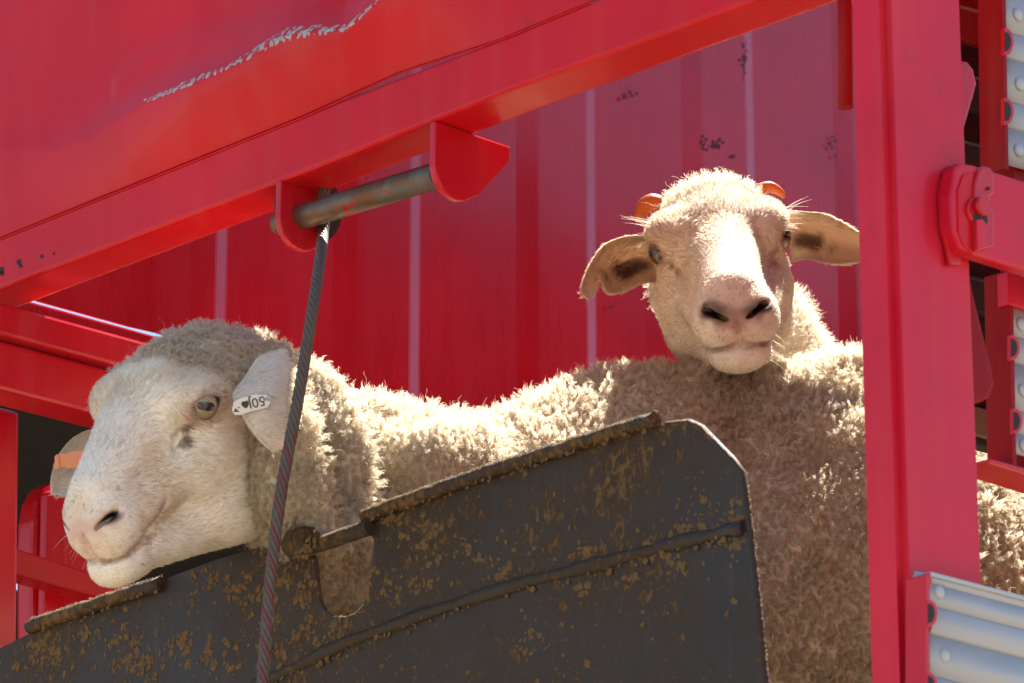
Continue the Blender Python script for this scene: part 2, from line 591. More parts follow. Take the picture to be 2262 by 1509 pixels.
for cx, cy, r0_ in ((42, 580, 7), (45, 588, 5), (92, 566, 5), (2, 597, 8), (4, 604, 6), (118, 560, 3)):
    pp = [PR(cx + r0_ * random.uniform(0.4, 1.1) * math.cos(t_), cy + r0_ * random.uniform(0.6, 1.4) * math.sin(t_), -0.0004) for t_ in np.linspace(0, 6.28, 9)[:-1]]
    prism('paint_chip', pp, U * 0.0003, M['black'], door)


# pin brackets: plates square to the pin, reaching down and in
def pin_plate(px, y_top, y_low, wide, name='pin_bracket'):
    c = PR(px, y_low, 0.0)
    t = PR(px, y_top, 0.0)
    h = t[2] - c[2]
    pts = [(0.0, h), (0.0, 0.026)] + [(0.028 + 0.028 * math.cos(q), 0.026 + 0.026 * math.sin(q)) for q in np.linspace(math.pi, 1.62 * math.pi, 8)] + [(0.056, 0.012), (wide, h * 0.80), (wide, h)]
    return prism(name, [c + U * a_ + Z * b_ for a_, b_ in pts], -A * 0.008, M['red'], door, 0.002)


pin_plate(606, 402, 542, 0.06)
pin_plate(948, 272, 430, 0.096)
cup = [PR(x, y, -0.0015) for x, y in [(975, 300), (1010, 290), (1025, 360), (1018, 415), (990, 405), (975, 360)]]
# the pin between them
p0, p1 = PR(618, 494, 0.028), PR(970, 386, 0.028)
dirp = (p1 - p0) / np.linalg.norm(p1 - p0)
tube('hinge_pin', [p0 - dirp * 0.004, p0, p0 + dirp * 0.004, p1], [0.0095, 0.0115, 0.0125, 0.0125], M['pin'], door, 24)
bm = bmesh.new()
tube_bm([PR(668, 462, 0.045), PR(694, 455, 0.045)], 0.036, 28, bm)
link('cable_sheave', bm_mesh(bm), M['black'], door)

# ------------------------------------------------------------------ wire cable: seven twisted strands
cab = thing('wire_cable', PR(590, 1500, -0.05), 'grey twisted wire cable smeared with red paint below', 'cable')
cl = spline([(*PR(716, 330, 0.046),), (*PR(716, 430, 0.046),), (*PR(713, 520, 0.044),), (*PD(700, 620, 3.635),), (*PD(664, 850, 3.565),), (*PD(622, 1080, 3.52),), (*PD(598, 1280, 3.49),), (*PD(578, 1540, 3.45),), (*PD(566, 1700, 3.44),)], 130)
RC = 0.0058
for s in range(6):
    pts = []
    acc = 0.0
    for i, p in enumerate(cl):
        t = cl[min(i + 1, len(cl) - 1)] - cl[max(i - 1, 0)]
        t /= np.linalg.norm(t)
        a1 = np.cross(t, [0.2, 1.0, 0.1]); a1 /= np.linalg.norm(a1)
        a2 = np.cross(t, a1)
        if i:
            acc += np.linalg.norm(p - cl[i - 1])
        q = acc / 0.052 * 2 * math.pi * -1 + s * math.pi / 3
        pts.append(p + (a1 * math.cos(q) + a2 * math.sin(q)) * RC * 0.62)
    bm = tube_bm(pts, RC * 0.40, 7)
    me = bm_mesh(bm, 'wire_strand')
    me.materials.append(M['wire'])
    o = link('wire_strand', me, M['wire_red'], cab)
    if s in (1, 4):
        mi = np.array([1 if p.center[2] < cl[72][2] else 0 for p in me.polygons], np.int32)
        me.polygons.foreach_set('material_index', mi)

# ------------------------------------------------------------------ dirty steel tail panel
pan = thing('steel_tail_panel', PR(900, 1509, 0.0), 'dung-spattered dark steel tail panel with rolled edge below the sheep', 'panel')
UP = 0.0
outl = [(-200, 1520), (0, 1432), (66, 1399), (70, 1372), (356, 1290), (372, 1276), (480, 1236), (625, 1192), (660, 1196), (694, 1232), (699, 1285), (706, 1330), (718, 1350), (738, 1362), (762, 1364), (784, 1357), (802, 1338), (814, 1312), (824, 1250), (826, 1190), (800, 1160), (808, 1138), (1000, 1070), (1440, 934), (1470, 941), (1524, 936), (1550, 948), (1622, 1022), (1640, 1046), (1650, 1130), (1662, 1240), (1676, 1380), (1690, 1509), (1700, 1720), (-200, 1900)]
sheet_poly = [PR(x, y, UP) for x, y in outl]
bm = bmesh.new()
from mathutils.geometry import tessellate_polygon
fv = [bm.verts.new(Vector(p)) for p in sheet_poly]
kv = [bm.verts.new(Vector(p) + Vector(U * 0.005)) for p in sheet_poly]
for tri in tessellate_polygon([[Vector((x, -y, 0)) for x, y in outl]]):
    bm.faces.new([fv[i] for i in tri])
    bm.faces.new([kv[i] for i in tri[::-1]])
for i in range(len(fv)):
    j = (i + 1) % len(fv)
    bm.faces.new((fv[i], kv[i], kv[j], fv[j]))
link('steel_sheet', bm_mesh(bm), M['plate'], pan)


def wob(pts, amp_):
    return [np.array(p) + rng.normal(size=3) * amp_ for p in pts]


tube('rolled_edge', wob([PR(x, y, UP - 0.003) for x, y in zip(np.linspace(806, 1452, 34), np.interp(np.linspace(806, 1452, 34), [806, 1000, 1200, 1452], [1140, 1069, 1003, 924]))], 0.0006), 0.0068, M['plate_edge'], pan, 12)
tube('rolled_edge', wob([PR(x, y, UP - 0.003) for x, y in zip(np.linspace(66, 358, 18), np.linspace(1384, 1288, 18))], 0.0006), 0.0072, M['plate_edge'], pan, 12)
tube('latch_bolt', wob([PR(x, y, UP - 0.006) for x, y in zip(np.linspace(648, 818, 10), np.linspace(1222, 1165, 10))], 0.0003), 0.0075, M['plate_edge'], pan, 14)
tube('bolt_knob', [PR(640, 1212, UP - 0.008), PR(652, 1204, UP - 0.008), PR(676, 1196, UP - 0.008), PR(690, 1190, UP - 0.008)], [0.011, 0.0145, 0.0145, 0.012], M['plate_edge'], pan, 12)
rib = spline([(560, 1520), (640, 1482), (760, 1424), (880, 1380), (1000, 1338), (1150, 1292), (1300, 1254), (1450, 1214), (1560, 1186), (1646, 1166)], 50)
tube('pressed_rib', wob([PR(x, y, UP + 0.002) for x, y in rib], 0.0004), [0.0065 + 0.001 * math.sin(k * 0.8) for k in range(50)], M['plate'], pan, 12)
tube('edge_strip', [PR(x, y, UP + 0.0025) for x, y in [(1474, 939), (1524, 934), (1550, 946), (1622, 1020), (1641, 1046), (1651, 1130), (1664, 1240), (1691, 1509), (1702, 1700)]], 0.0034, M['plate_edge'], pan, 8)
# dried clods, real lumps sitting on the steel
bm = bmesh.new()
ico = bmesh.new()
bmesh.ops.create_icosphere(ico, subdivisions=1, radius=1.0)
iv = [v.co.copy() for v in ico.verts]
ifc = [[v.index for v in f.verts] for f in ico.faces]
ico.free()


def inside(x, y):
    c = False
    n = len(outl)
    for i in range(n):
        x0, y0 = outl[i]
        x1, y1 = outl[(i + 1) % n]
        if (y0 > y) != (y1 > y) and x < (x1 - x0) * (y - y0) / (y1 - y0) + x0:
            c = not c
    return c


def clod(x, y, s, lift=0.0):
    c = PR(x, y, UP - lift)
    sx_, sz_ = s * random.uniform(0.6, 1.5), s * random.uniform(0.6, 1.6)
    th = random.uniform(0, 3)
    vv = []
    for q in iv:
        k = 1 + random.uniform(-0.35, 0.35)
        a_, z_ = q.x * sx_ * k, q.z * sz_ * k
        vv.append(bm.verts.new(Vector(c + A * (a_ * math.cos(th) - z_ * math.sin(th)) + Z * (a_ * math.sin(th) + z_ * math.cos(th)) + U * (q.y * s * 0.38 * k))))
    for f in ifc:
        bm.faces.new([vv[i] for i in f])


n = 0
clus = [(950, 1215), (1110, 1240), (860, 1290), (760, 1400), (640, 1420), (560, 1330), (480, 1290), (1280, 1260), (1470, 1235), (1560, 1160), (650, 1290), (880, 1140), (1200, 1420), (1620, 1160), (240, 1400), (300, 1460), (120, 1450), (420, 1440)]
while n < 1900:
    if random.random() < 0.8:
        cx, cy = random.choice(clus)
        x, y = random.gauss(cx, 50), random.gauss(cy, 32)
    else:
        x, y = random.uniform(-20, 1690), random.uniform(930, 1520)
    if not inside(x, y):
        continue
    clod(x, y, random.choice([0.0004, 0.0005, 0.0005, 0.0007, 0.0008, 0.001, 0.0014, 0.0024]) * random.uniform(0.7, 1.3))
    n += 1
for k in range(110):                                      # thick caked patches
    cx, cy = random.choice(clus)
    x, y = random.gauss(cx, 42), random.gauss(cy, 26)
    if inside(x, y):
        for q_ in range(random.randint(3, 9)):
            xx, yy = x + random.gauss(0, 9), y + random.gauss(0, 9)
            if inside(xx, yy):
                clod(xx, yy, random.uniform(0.0012, 0.0036))
for k in range(420):                                     # crust on the rolled edges and the rib
    e_ = random.random()
    if e_ < 0.5:
        x = random.uniform(806, 1450); y = np.interp(x, [806, 1000, 1200, 1452], [1140, 1069, 1003, 924]) + random.uniform(-6, 22)
        clod(x, y, random.uniform(0.0008, 0.0022), 0.007 if random.random() < 0.6 else 0)
    elif e_ < 0.65:
        x = random.uniform(70, 356); y = np.interp(x, [66, 358], [1384, 1288]) + random.uniform(-8, 20)
        clod(x, y, random.uniform(0.0008, 0.002), 0.008)
    elif e_ < 0.8:
        x = random.gauss(660, 18); y = random.gauss(1206, 16)
        clod(x, y, random.uniform(0.001, 0.003), 0.017)
    else:
        i = random.randrange(50)
        clod(rib[i][0] + random.uniform(-12, 12), rib[i][1] + random.uniform(6, 22), random.uniform(0.0008, 0.0026), 0.002)
cb = link('manure_clods', bm_mesh(bm), M['clod'], pan)
cb['kind'] = 'stuff'
bm = bmesh.new()                                         # chaff on the edges, made pale to imitate their sunlit rim
for k in range(900):
    e_ = random.random()
    if e_ < 0.55:
        x = random.uniform(806, 1452); y = np.interp(x, [806, 1000, 1200, 1452], [1140, 1069, 1003, 924]) - 15.5
        dpt = random.uniform(-0.004, 0.010)
    elif e_ < 0.75:
        x = random.uniform(66, 358); y = np.interp(x, [66, 358], [1384, 1288]) - 16.5
        dpt = random.uniform(-0.004, 0.010)
    elif e_ < 0.88:
        x = random.uniform(640, 818); y = np.interp(x, [648, 818], [1222, 1165]) - (15 if x > 700 else 34)
        dpt = 0.006
    else:
        y = random.uniform(1046, 1560); x = np.interp(y, [1046, 1240, 1509, 1720], [1641, 1664, 1691, 1702]) + 8
        dpt = -0.002
    clod(x + random.gauss(0, 1.0), y + random.uniform(-2, 2), random.uniform(0.0005, 0.0013), dpt)
nt_ = [(694, 1232), (699, 1285), (706, 1330), (718, 1350), (738, 1362), (762, 1364), (784, 1357), (802, 1338)]
for k in range(170):                                     # pale clods imitating the sunlit rim of the slot
    i = random.randrange(len(nt_) - 1)
    f_ = random.random()
    clod(nt_[i][0] + (nt_[i + 1][0] - nt_[i][0]) * f_ + random.gauss(0, 0.8), nt_[i][1] + (nt_[i + 1][1] - nt_[i][1]) * f_ + random.gauss(0, 0.8), random.uniform(0.0005, 0.0011), -0.003)
cb = link('sunlit_rim_crust', bm_mesh(bm), M['rim_chaff'], pan)
cb['kind'] = 'stuff'

# ------------------------------------------------------------------ side gates right of the post
AL = 0.004


SLATS = {}


def slat_sheet(name, x0, x1, ys, slope, a, m, parent, kinds, depth=0.0038):
    """one folded aluminium slat at a time: flat or ridge between pixel heights at x0"""
    for (ya, yb, kd) in kinds:
        n_ = 10 if kd == 'ridge' else 2
        rows = []
        for i in range(n_):
            f = i / (n_ - 1)
            y = ya + (yb - ya) * f
            off = depth * math.sin(math.pi * f) if kd == 'ridge' else 0.0
            rows.append([PS(x0, y, a) - A * off, PS(x1, y + slope * (x1 - x0), a) - A * off])
        me = grid_mesh(np.array(rows), 'slat')
        o = link('slat', me, m, parent, True)
        globals().setdefault('SLATS', {}).setdefault(parent.name, []).append((o, ya, yb))
        s_ = o.modifiers.new('thickness', 'SOLIDIFY')
        s_.thickness = 0.002
        s_.offset = 0


def rivet(x, y, a, r, parent):
    bm_ = bmesh.new()
    bmesh.ops.create_uvsphere(bm_, u_segments=14, v_segments=8, radius=1.0)
    c = PS(x, y, a)
    for v in bm_.verts:
        q = v.co.copy()
        v.co = Vector(c + U * (q.x * r) + Z * (q.z * r) - A * (q.y * r * 0.5))
    hs = [sl_ for sl_ in SLATS.get(parent.name, []) if sl_[1] <= y <= sl_[2]]
    link('rivet', bm_mesh(bm_), M['alu'], hs[0][0] if hs else parent, True)


def crescent(x, y, h, w, a, parent):
    pts = [(x - 3, y - h)] + [(x + w * math.sin(q), y - h * math.cos(q)) for q in np.linspace(0.25, math.pi - 0.25, 10)] + [(x - 3, y + h)]
    cap_ = prism('ridge_end_cap', [PS(p, q, a) for p, q in pts], A * 0.004, M['red'], parent, 0.0)
    pts = [(x - 2, y - h * 0.72)] + [(x + w * 0.68 * math.sin(q), y - h * 0.72 * math.cos(q)) for q in np.linspace(0.25, math.pi - 0.25, 10)] + [(x - 2, y + h * 0.72)]
    prism('ridge_hollow_shade', [PS(p, q, a - 0.0006) for p, q in pts], A * 0.0004, M['black'], cap_, 0.0)  # black plate in place of the shade inside the ridge end


ug = thing('upper_side_gate', PS(2230, 1040, 0.05), 'red framed aluminium slat gate beside the post, with latch', 'gate')
GA = 0.035
for (ya, yb, s_) in ((-120, 372, 'top'), (596, 1032, 'low')):
    xl = 2163 if s_ == 'top' else 2180
    xr = xl + 48
    # frame stile: its rear face shows left, its edge beside the slats
    q = [PS(xr + (2 if s_ == 'low' else 0), ya, GA), PS(xr + 200, ya + 50, GA), PS(xr + 200, yb + 70, GA), PS(xr + 6, yb, GA)]
    c0, c1 = PS(xr, ya, GA), PS(xr + 8, yb, GA)
    wdt = 0.024
    bm = bmesh.new()
    prism_bm([c0, c0 + U * 0.006, c1 + U * 0.006, c1], A * 0.027, 0.001, 2, bm)
    link('gate_stile', bm_mesh(bm), M['red_shaded'], ug)
slat_sheet('slat', 2218, 2680, None, 0.27, GA + 0.006, M['alu'], ug, [(-120, -25, 'flat'), (-25, 70, 'flat'), (70, 128, 'ridge'), (128, 222, 'flat'), (222, 282, 'ridge'), (282, 362, 'flat')])
slat_sheet('slat', 2232, 2680, None, 0.27, GA + 0.006, M['alu'], ug, [(672, 742, 'flat'), (742, 800, 'ridge'), (800, 905, 'flat'), (905, 955, 'ridge'), (955, 1000, 'flat')])
for x, y in [(2248, 32), (2252, 186), (2250, 332), (2256, 716), (2260, 862), (2262, 985)]:
    rivet(x, y, GA + 0.004, 0.0062, ug)
for x, y, h in [(2222, 92, 30), (2222, 246, 30), (2236, 768, 28), (2242, 930, 28)]:
    crescent(x, y, h, 17, GA - 0.004, ug)
prism('gate_bottom_rail', [PS(2186, 1012, GA - 0.002), PS(2680, 1146, GA - 0.002), PS(2680, 1178, GA - 0.002), PS(2186, 1022, GA - 0.002)], A * 0.04, M['red'], ug, 0.002)
prism('gate_cover_plate', [PS(2226, 600, GA - 0.001), PS(2680, 720, GA - 0.001), PS(2680, 800, GA - 0.001), PS(2228, 672, GA - 0.001)], A * 0.012, M['red_post'], ug, 0.001)
# hinge bar across the gate with a rounded end lapping the post
hb = [(2108, 372), (2122, 360), (2150, 364), (2680, 536), (2680, 734), (2262, 597), (2150, 562), (2122, 548), (2104, 505), (2100, 430)]
hbar = prism('hinge_bar', [PS(x, y, -0.016) for x, y in hb], A * 0.014, M['red_post'], ug, 0.003, 3)
hb2 = [(2086, 392), (2100, 368), (2118, 360), (2122, 372), (2108, 392), (2104, 470), (2108, 520), (2124, 552), (2124, 585), (2100, 585), (2094, 545), (2082, 500), (2080, 430)]
prism('hinge_backing', [PS(x, y, -0.006) for x, y in hb2], A * 0.005, M['red'], ug, 0.0015)
prism('hinge_slot', [PS(x, y, -0.0175) for x, y in [(2128, 385), (2150, 380), (2151, 560), (2130, 545), (2118, 510), (2116, 420)]], A * 0.003, M['red_door'], hbar, 0.001)
leaf = [(2152, 440), (2154, 405), (2162, 378), (2174, 366), (2188, 370), (2196, 384), (2197, 426), (2186, 436), (2188, 452), (2197, 470), (2197, 545), (2156, 556), (2154, 492), (2146, 486), (2138, 468), (2138, 452), (2146, 436)]
prism('latch_leaf', [PS(x, y, -0.020) for x, y in leaf], A * 0.006, M['red'], hbar, 0.0018)
tube('latch_boss', [PS(2163, 458, -0.020), PS(2163, 458, -0.020) - A * 0.006], [0.0085, 0.0075], M['red'], hbar, 16)
prism('latch_keyhole', [PS(x, y, -0.0206) for x, y in [(2150, 474), (2180, 472), (2182, 490), (2176, 502), (2170, 488), (2154, 492)]], A * 0.002, M['black'], hbar)  # black tab painted in for the dark of the opening
prism('latch_tongue', [PS(x, y, -0.0225) for x, y in [(2158, 484), (2172, 484), (2180, 498), (2178, 548), (2160, 552)]], A * 0.003, M['red_post'], hbar, 0.001)
for x, y, r in [(2182, 417, 0.0016), (2164, 443, 0.0011)]:
    tube('bolt_hole', [PS(x, y, -0.0208), PS(x, y, -0.0208) - A * 0.0014], r, M['black'], hbar, 10)  # black stub painted in for the dark inside the hole

znear = PS(900, 480, WALL_A)[2] + WALL_A / 0.684 * 0.345
zg0 = PS(2186, 1012, GA)[2]
prism('unseen_side_wall', [O + U * (0.22) + A * (GA + 0.012) + Z * (zg0 - O[2]), O + U * 3.4 + A * (GA + 0.012) + Z * (zg0 - O[2]), O + U * 3.4 + A * (GA + 0.012) + Z * (znear - O[2]), O + U * 0.22 + A * (GA + 0.012) + Z * (znear - O[2])], A * 0.02, M['red_shaded'], ug)  # unseen near side wall, height set for the ribbed wall's reflection
# levers in the gap between post and gate
lev = thing('gate_lever', PS(2150, 880, 0.06), 'flat red lever plate hanging in the gap behind the post', 'lever')
prism('lever_plate', [PS(x, y, 0.012) for x, y in [(2110, 560), (2138, 566), (2150, 640), (2192, 810), (2198, 850), (2188, 878), (2172, 888), (2110, 892)]], A * 0.012, M['red_shaded'], lev, 0.004, 3)
prism('lever_hook', [PS(x, y, 0.014) for x, y in [(2100, 150), (2122, 132), (2138, 134), (2152, 152), (2160, 186), (2152, 216), (2128, 300), (2120, 420), (2100, 430)]], A * 0.014, M['red'], lev, 0.004, 3)
pt = thing('gap_shade_filler', PS(2160, 960, 0.11), 'dark planks added for the shaded interior behind the gap, with a brown plate', 'dark filler')
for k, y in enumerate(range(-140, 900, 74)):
    prism('shade_plank', [PS(2090, y, 0.34 + 0.012 * (k % 2)), PS(2330, y + 66, 0.34 + 0.012 * (k % 2)), PS(2330, y + 134, 0.34 + 0.012 * (k % 2)), PS(2090, y + 68, 0.34 + 0.012 * (k % 2))], A * 0.015, M['red_shaded'] if k < 3 else M['black'], pt, 0.002)  # dark planks put in to fill the gap with interior shade
prism('gap_brown_plate', [PS(2090, 878, 0.335), PS(2330, 948, 0.335), PS(2330, 1010, 0.335), PS(2090, 940, 0.335)], A * 0.02, M['floor'], pt, 0.002)

lg = thing('lower_side_gate', PS(2200, 1600, -0.01), 'aluminium slat gate in the bottom right corner, in front of the post', 'gate')
LA = -0.020
slat_sheet('slat', 2052, 2680, None, 0.262, LA, M['alu'], lg, [(1264, 1288, 'flat'), (1288, 1338, 'flat'), (1338, 1400, 'ridge'), (1400, 1492, 'flat'), (1492, 1552, 'ridge'), (1552, 1650, 'flat')])
slat_sheet('slat', 2022, 2044, None, 0.262, LA + 0.010, M['alu'], lg, [(1262, 1700, 'flat')])
for x, y in [(2074, 1308), (2086, 1448)]:
    rivet(x, y, LA - 0.001, 0.006, lg)
prism('gate_channel', [PS(x, y, LA - 0.003) for x, y in [(2044, 1270), (2056, 1264), (2060, 1288), (2054, 1296), (2052, 1700), (2042, 1700)]], A * 0.02, M['red'], lg, 0.001)
for y in (1355, 1515):
    crescent(2052, y, 30, 19, LA - 0.012, lg)
prism('top_flange', [PS(2056, 1262, LA - 0.003), PS(2680, 1425, LA - 0.003), PS(2680, 1435, LA - 0.003), PS(2056, 1272, LA - 0.003)], A * 0.02, M['alu'], lg, 0.001)

# ================================================================== sheep
def smin(a, b, k):
    h = np.clip(0.5 + 0.5 * (b - a) / k, 0, 1)
    return b + (a - b) * h - k * h * (1 - h)


def smax(a, b, k):
    return -smin(-a, -b, k)


def ell(p, c, r, rot=None):
    q = p - np.array(c)
    if rot is not None:
        q = q @ rot
    r = np.array(r, float)
    k0 = np.linalg.norm(q / r, axis=-1)
    k1 = np.linalg.norm(q / (r * r), axis=-1) + 1e-9
    return k0 * (k0 - 1) / k1


def cone(p, a, b, ra, rb, sc=None):
    a = np.array(a, float); b = np.array(b, float)
    if sc is not None:
        s_ = np.array(sc, float)
        p = p / s_; a = a / s_; b = b / s_
    ab = b - a
    h = np.clip(((p - a) @ ab) / (ab @ ab), 0, 1)
    return np.linalg.norm(p - a - h[..., None] * ab, axis=-1) - (ra + (rb - ra) * h)


def poly_dist(p, pts):
    pts = np.array(pts, float)
    d = np.full(p.shape[:-1], 1e9)
    for a, b in zip(pts, pts[1:]):
        d = np.minimum(d, cone(p, a, b, 0, 0))
    return d


def roty(deg):
    c, s_ = math.cos(R(deg)), math.sin(R(deg))
    return np.array([[c, 0, s_], [0, 1, 0], [-s_, 0, c]])


def rotx(deg):
    c, s_ = math.cos(R(deg)), math.sin(R(deg))
    return np.array([[1, 0, 0], [0, c, -s_], [0, s_, c]])


def rotz(deg):
    c, s_ = math.cos(R(deg)), math.sin(R(deg))
    return np.array([[c, -s_, 0], [s_, c, 0], [0, 0, 1]])


def vnoise(p, scale, seed=0):
    q = p * scale
    i = np.floor(q).astype(np.int64)
    f = q - i
    f = f * f * (3 - 2 * f)

    def hsh(ix, iy, iz):
        h = (ix * 374761393 + iy * 668265263 + iz * 2147483647 + seed * 1274126177) & 0xFFFFFFFF
        h = ((h ^ (h >> 13)) * 1274126177) & 0xFFFFFFFF
        h = h ^ (h >> 16)
        return (h & 0xFFFF) / 65535.0
    r_ = 0
    for dx in (0, 1):
        for dy in (0, 1):
            for dz in (0, 1):
                w = (f[..., 0] if dx else 1 - f[..., 0]) * (f[..., 1] if dy else 1 - f[..., 1]) * (f[..., 2] if dz else 1 - f[..., 2])
                r_ = r_ + w * hsh(i[..., 0] + dx, i[..., 1] + dy, i[..., 2] + dz)
    return r_ * 2 - 1


def surface_nets(F, org, h):
    """F: field on a grid, negative inside -> verts, quads"""
    nx, ny, nz = F.shape
    ins = F < 0
    cnt = np.zeros((nx - 1, ny - 1, nz - 1), int)
    offs = [(i, j, k) for i in (0, 1) for j in (0, 1) for k in (0, 1)]
    for i, j, k in offs:
        cnt += ins[i:nx - 1 + i, j:ny - 1 + j, k:nz - 1 + k]
    act = (cnt > 0) & (cnt < 8)
    idx = np.full(act.shape, -1, np.int64)
    cells = np.argwhere(act)
    idx[act] = np.arange(len(cells))
    sm = np.zeros((len(cells), 3)); nn = np.zeros(len(cells))
    for a in offs:
        for ax in range(3):
            if a[ax] == 1:
                continue
            b = list(a); b[ax] = 1
            fa = F[cells[:, 0] + a[0], cells[:, 1] + a[1], cells[:, 2] + a[2]]
            fb = F[cells[:, 0] + b[0], cells[:, 1] + b[1], cells[:, 2] + b[2]]
            cr = (fa < 0) != (fb < 0)
            t = np.where(cr, fa / np.where(cr, fa - fb, 1), 0)
            pt_ = np.array(a, float)[None] + 0 * sm
            pt_[:, ax] += t
            sm += pt_ * cr[:, None]
            nn += cr
    V = (cells + sm / nn[:, None]) * h + org
    Q = []
    for ax in range(3):
        b1, b2 = (ax + 1) % 3, (ax + 2) % 3
        sl0 = [slice(None)] * 3; sl1 = [slice(None)] * 3
        sl0[ax] = slice(0, -1); sl1[ax] = slice(1, None)
        s0, s1 = ins[tuple(sl0)], ins[tuple(sl1)]
        cr = s0 != s1
        e = np.argwhere(cr)
        ok = (e[:, b1] > 0) & (e[:, b2] > 0) & (e[:, b1] < F.shape[b1] - 1) & (e[:, b2] < F.shape[b2] - 1)
        e = e[ok]
        flip = s0[e[:, 0], e[:, 1], e[:, 2]]
        c = []
        for d1, d2 in ((1, 1), (0, 1), (0, 0), (1, 0)):
            q = e.copy(); q[:, b1] -= d1; q[:, b2] -= d2
            c.append(idx[q[:, 0], q[:, 1], q[:, 2]])
        c = np.stack(c, 1)
        c[~flip] = c[~flip][:, ::-1]
        Q.append(c)
    Q = np.concatenate(Q)
    return V, Q


def grid(lo, hi, h):
    ax = [np.arange(lo[i], hi[i] + h, h) for i in range(3)]
    return np.stack(np.meshgrid(*ax, indexing='ij'), -1)


def vert_normals(V, Q):
    n = np.cross(V[Q[:, 2]] - V[Q[:, 0]], V[Q[:, 3]] - V[Q[:, 1]])
    N = np.zeros_like(V)
    for k in range(4):
        np.add.at(N, Q[:, k], n)
    return N / (np.linalg.norm(N, axis=1, keepdims=True) + 1e-12)


# ---- the head, in centimetres: x to the nose, y to the animal's left, z up, origin between the eyes
EYE = np.array([0.2, 6.0, 0.1])


def eye_axes(side, o={}):
    ef = o.get('ef', 0.46)
    out = np.array([ef, math.sqrt(1 - ef * ef) * side, 0.06]); out /= np.linalg.norm(out)
    fw = np.array([0.88, -0.46 * side, o.get('ez', -0.2)]); fw -= out * (fw @ out); fw /= np.linalg.norm(fw)
    up = np.cross(out, fw) * (-side)
    if up[2] < 0:
        up = -up
    return fw, out, up


def warp(p, o):
    q = p.copy()
    q[..., 0] = np.where(q[..., 0] > 0, q[..., 0] / o.get('sx', 1.0), q[..., 0])
    q[..., 1] = q[..., 1] - o.get('turn', 0.0) * smooth01(q[..., 0], 4, 14)
    q[..., 1] = q[..., 1] / (1 + o.get('wide', 0.0) * smooth01(q[..., 0], 8, 13))
    return q


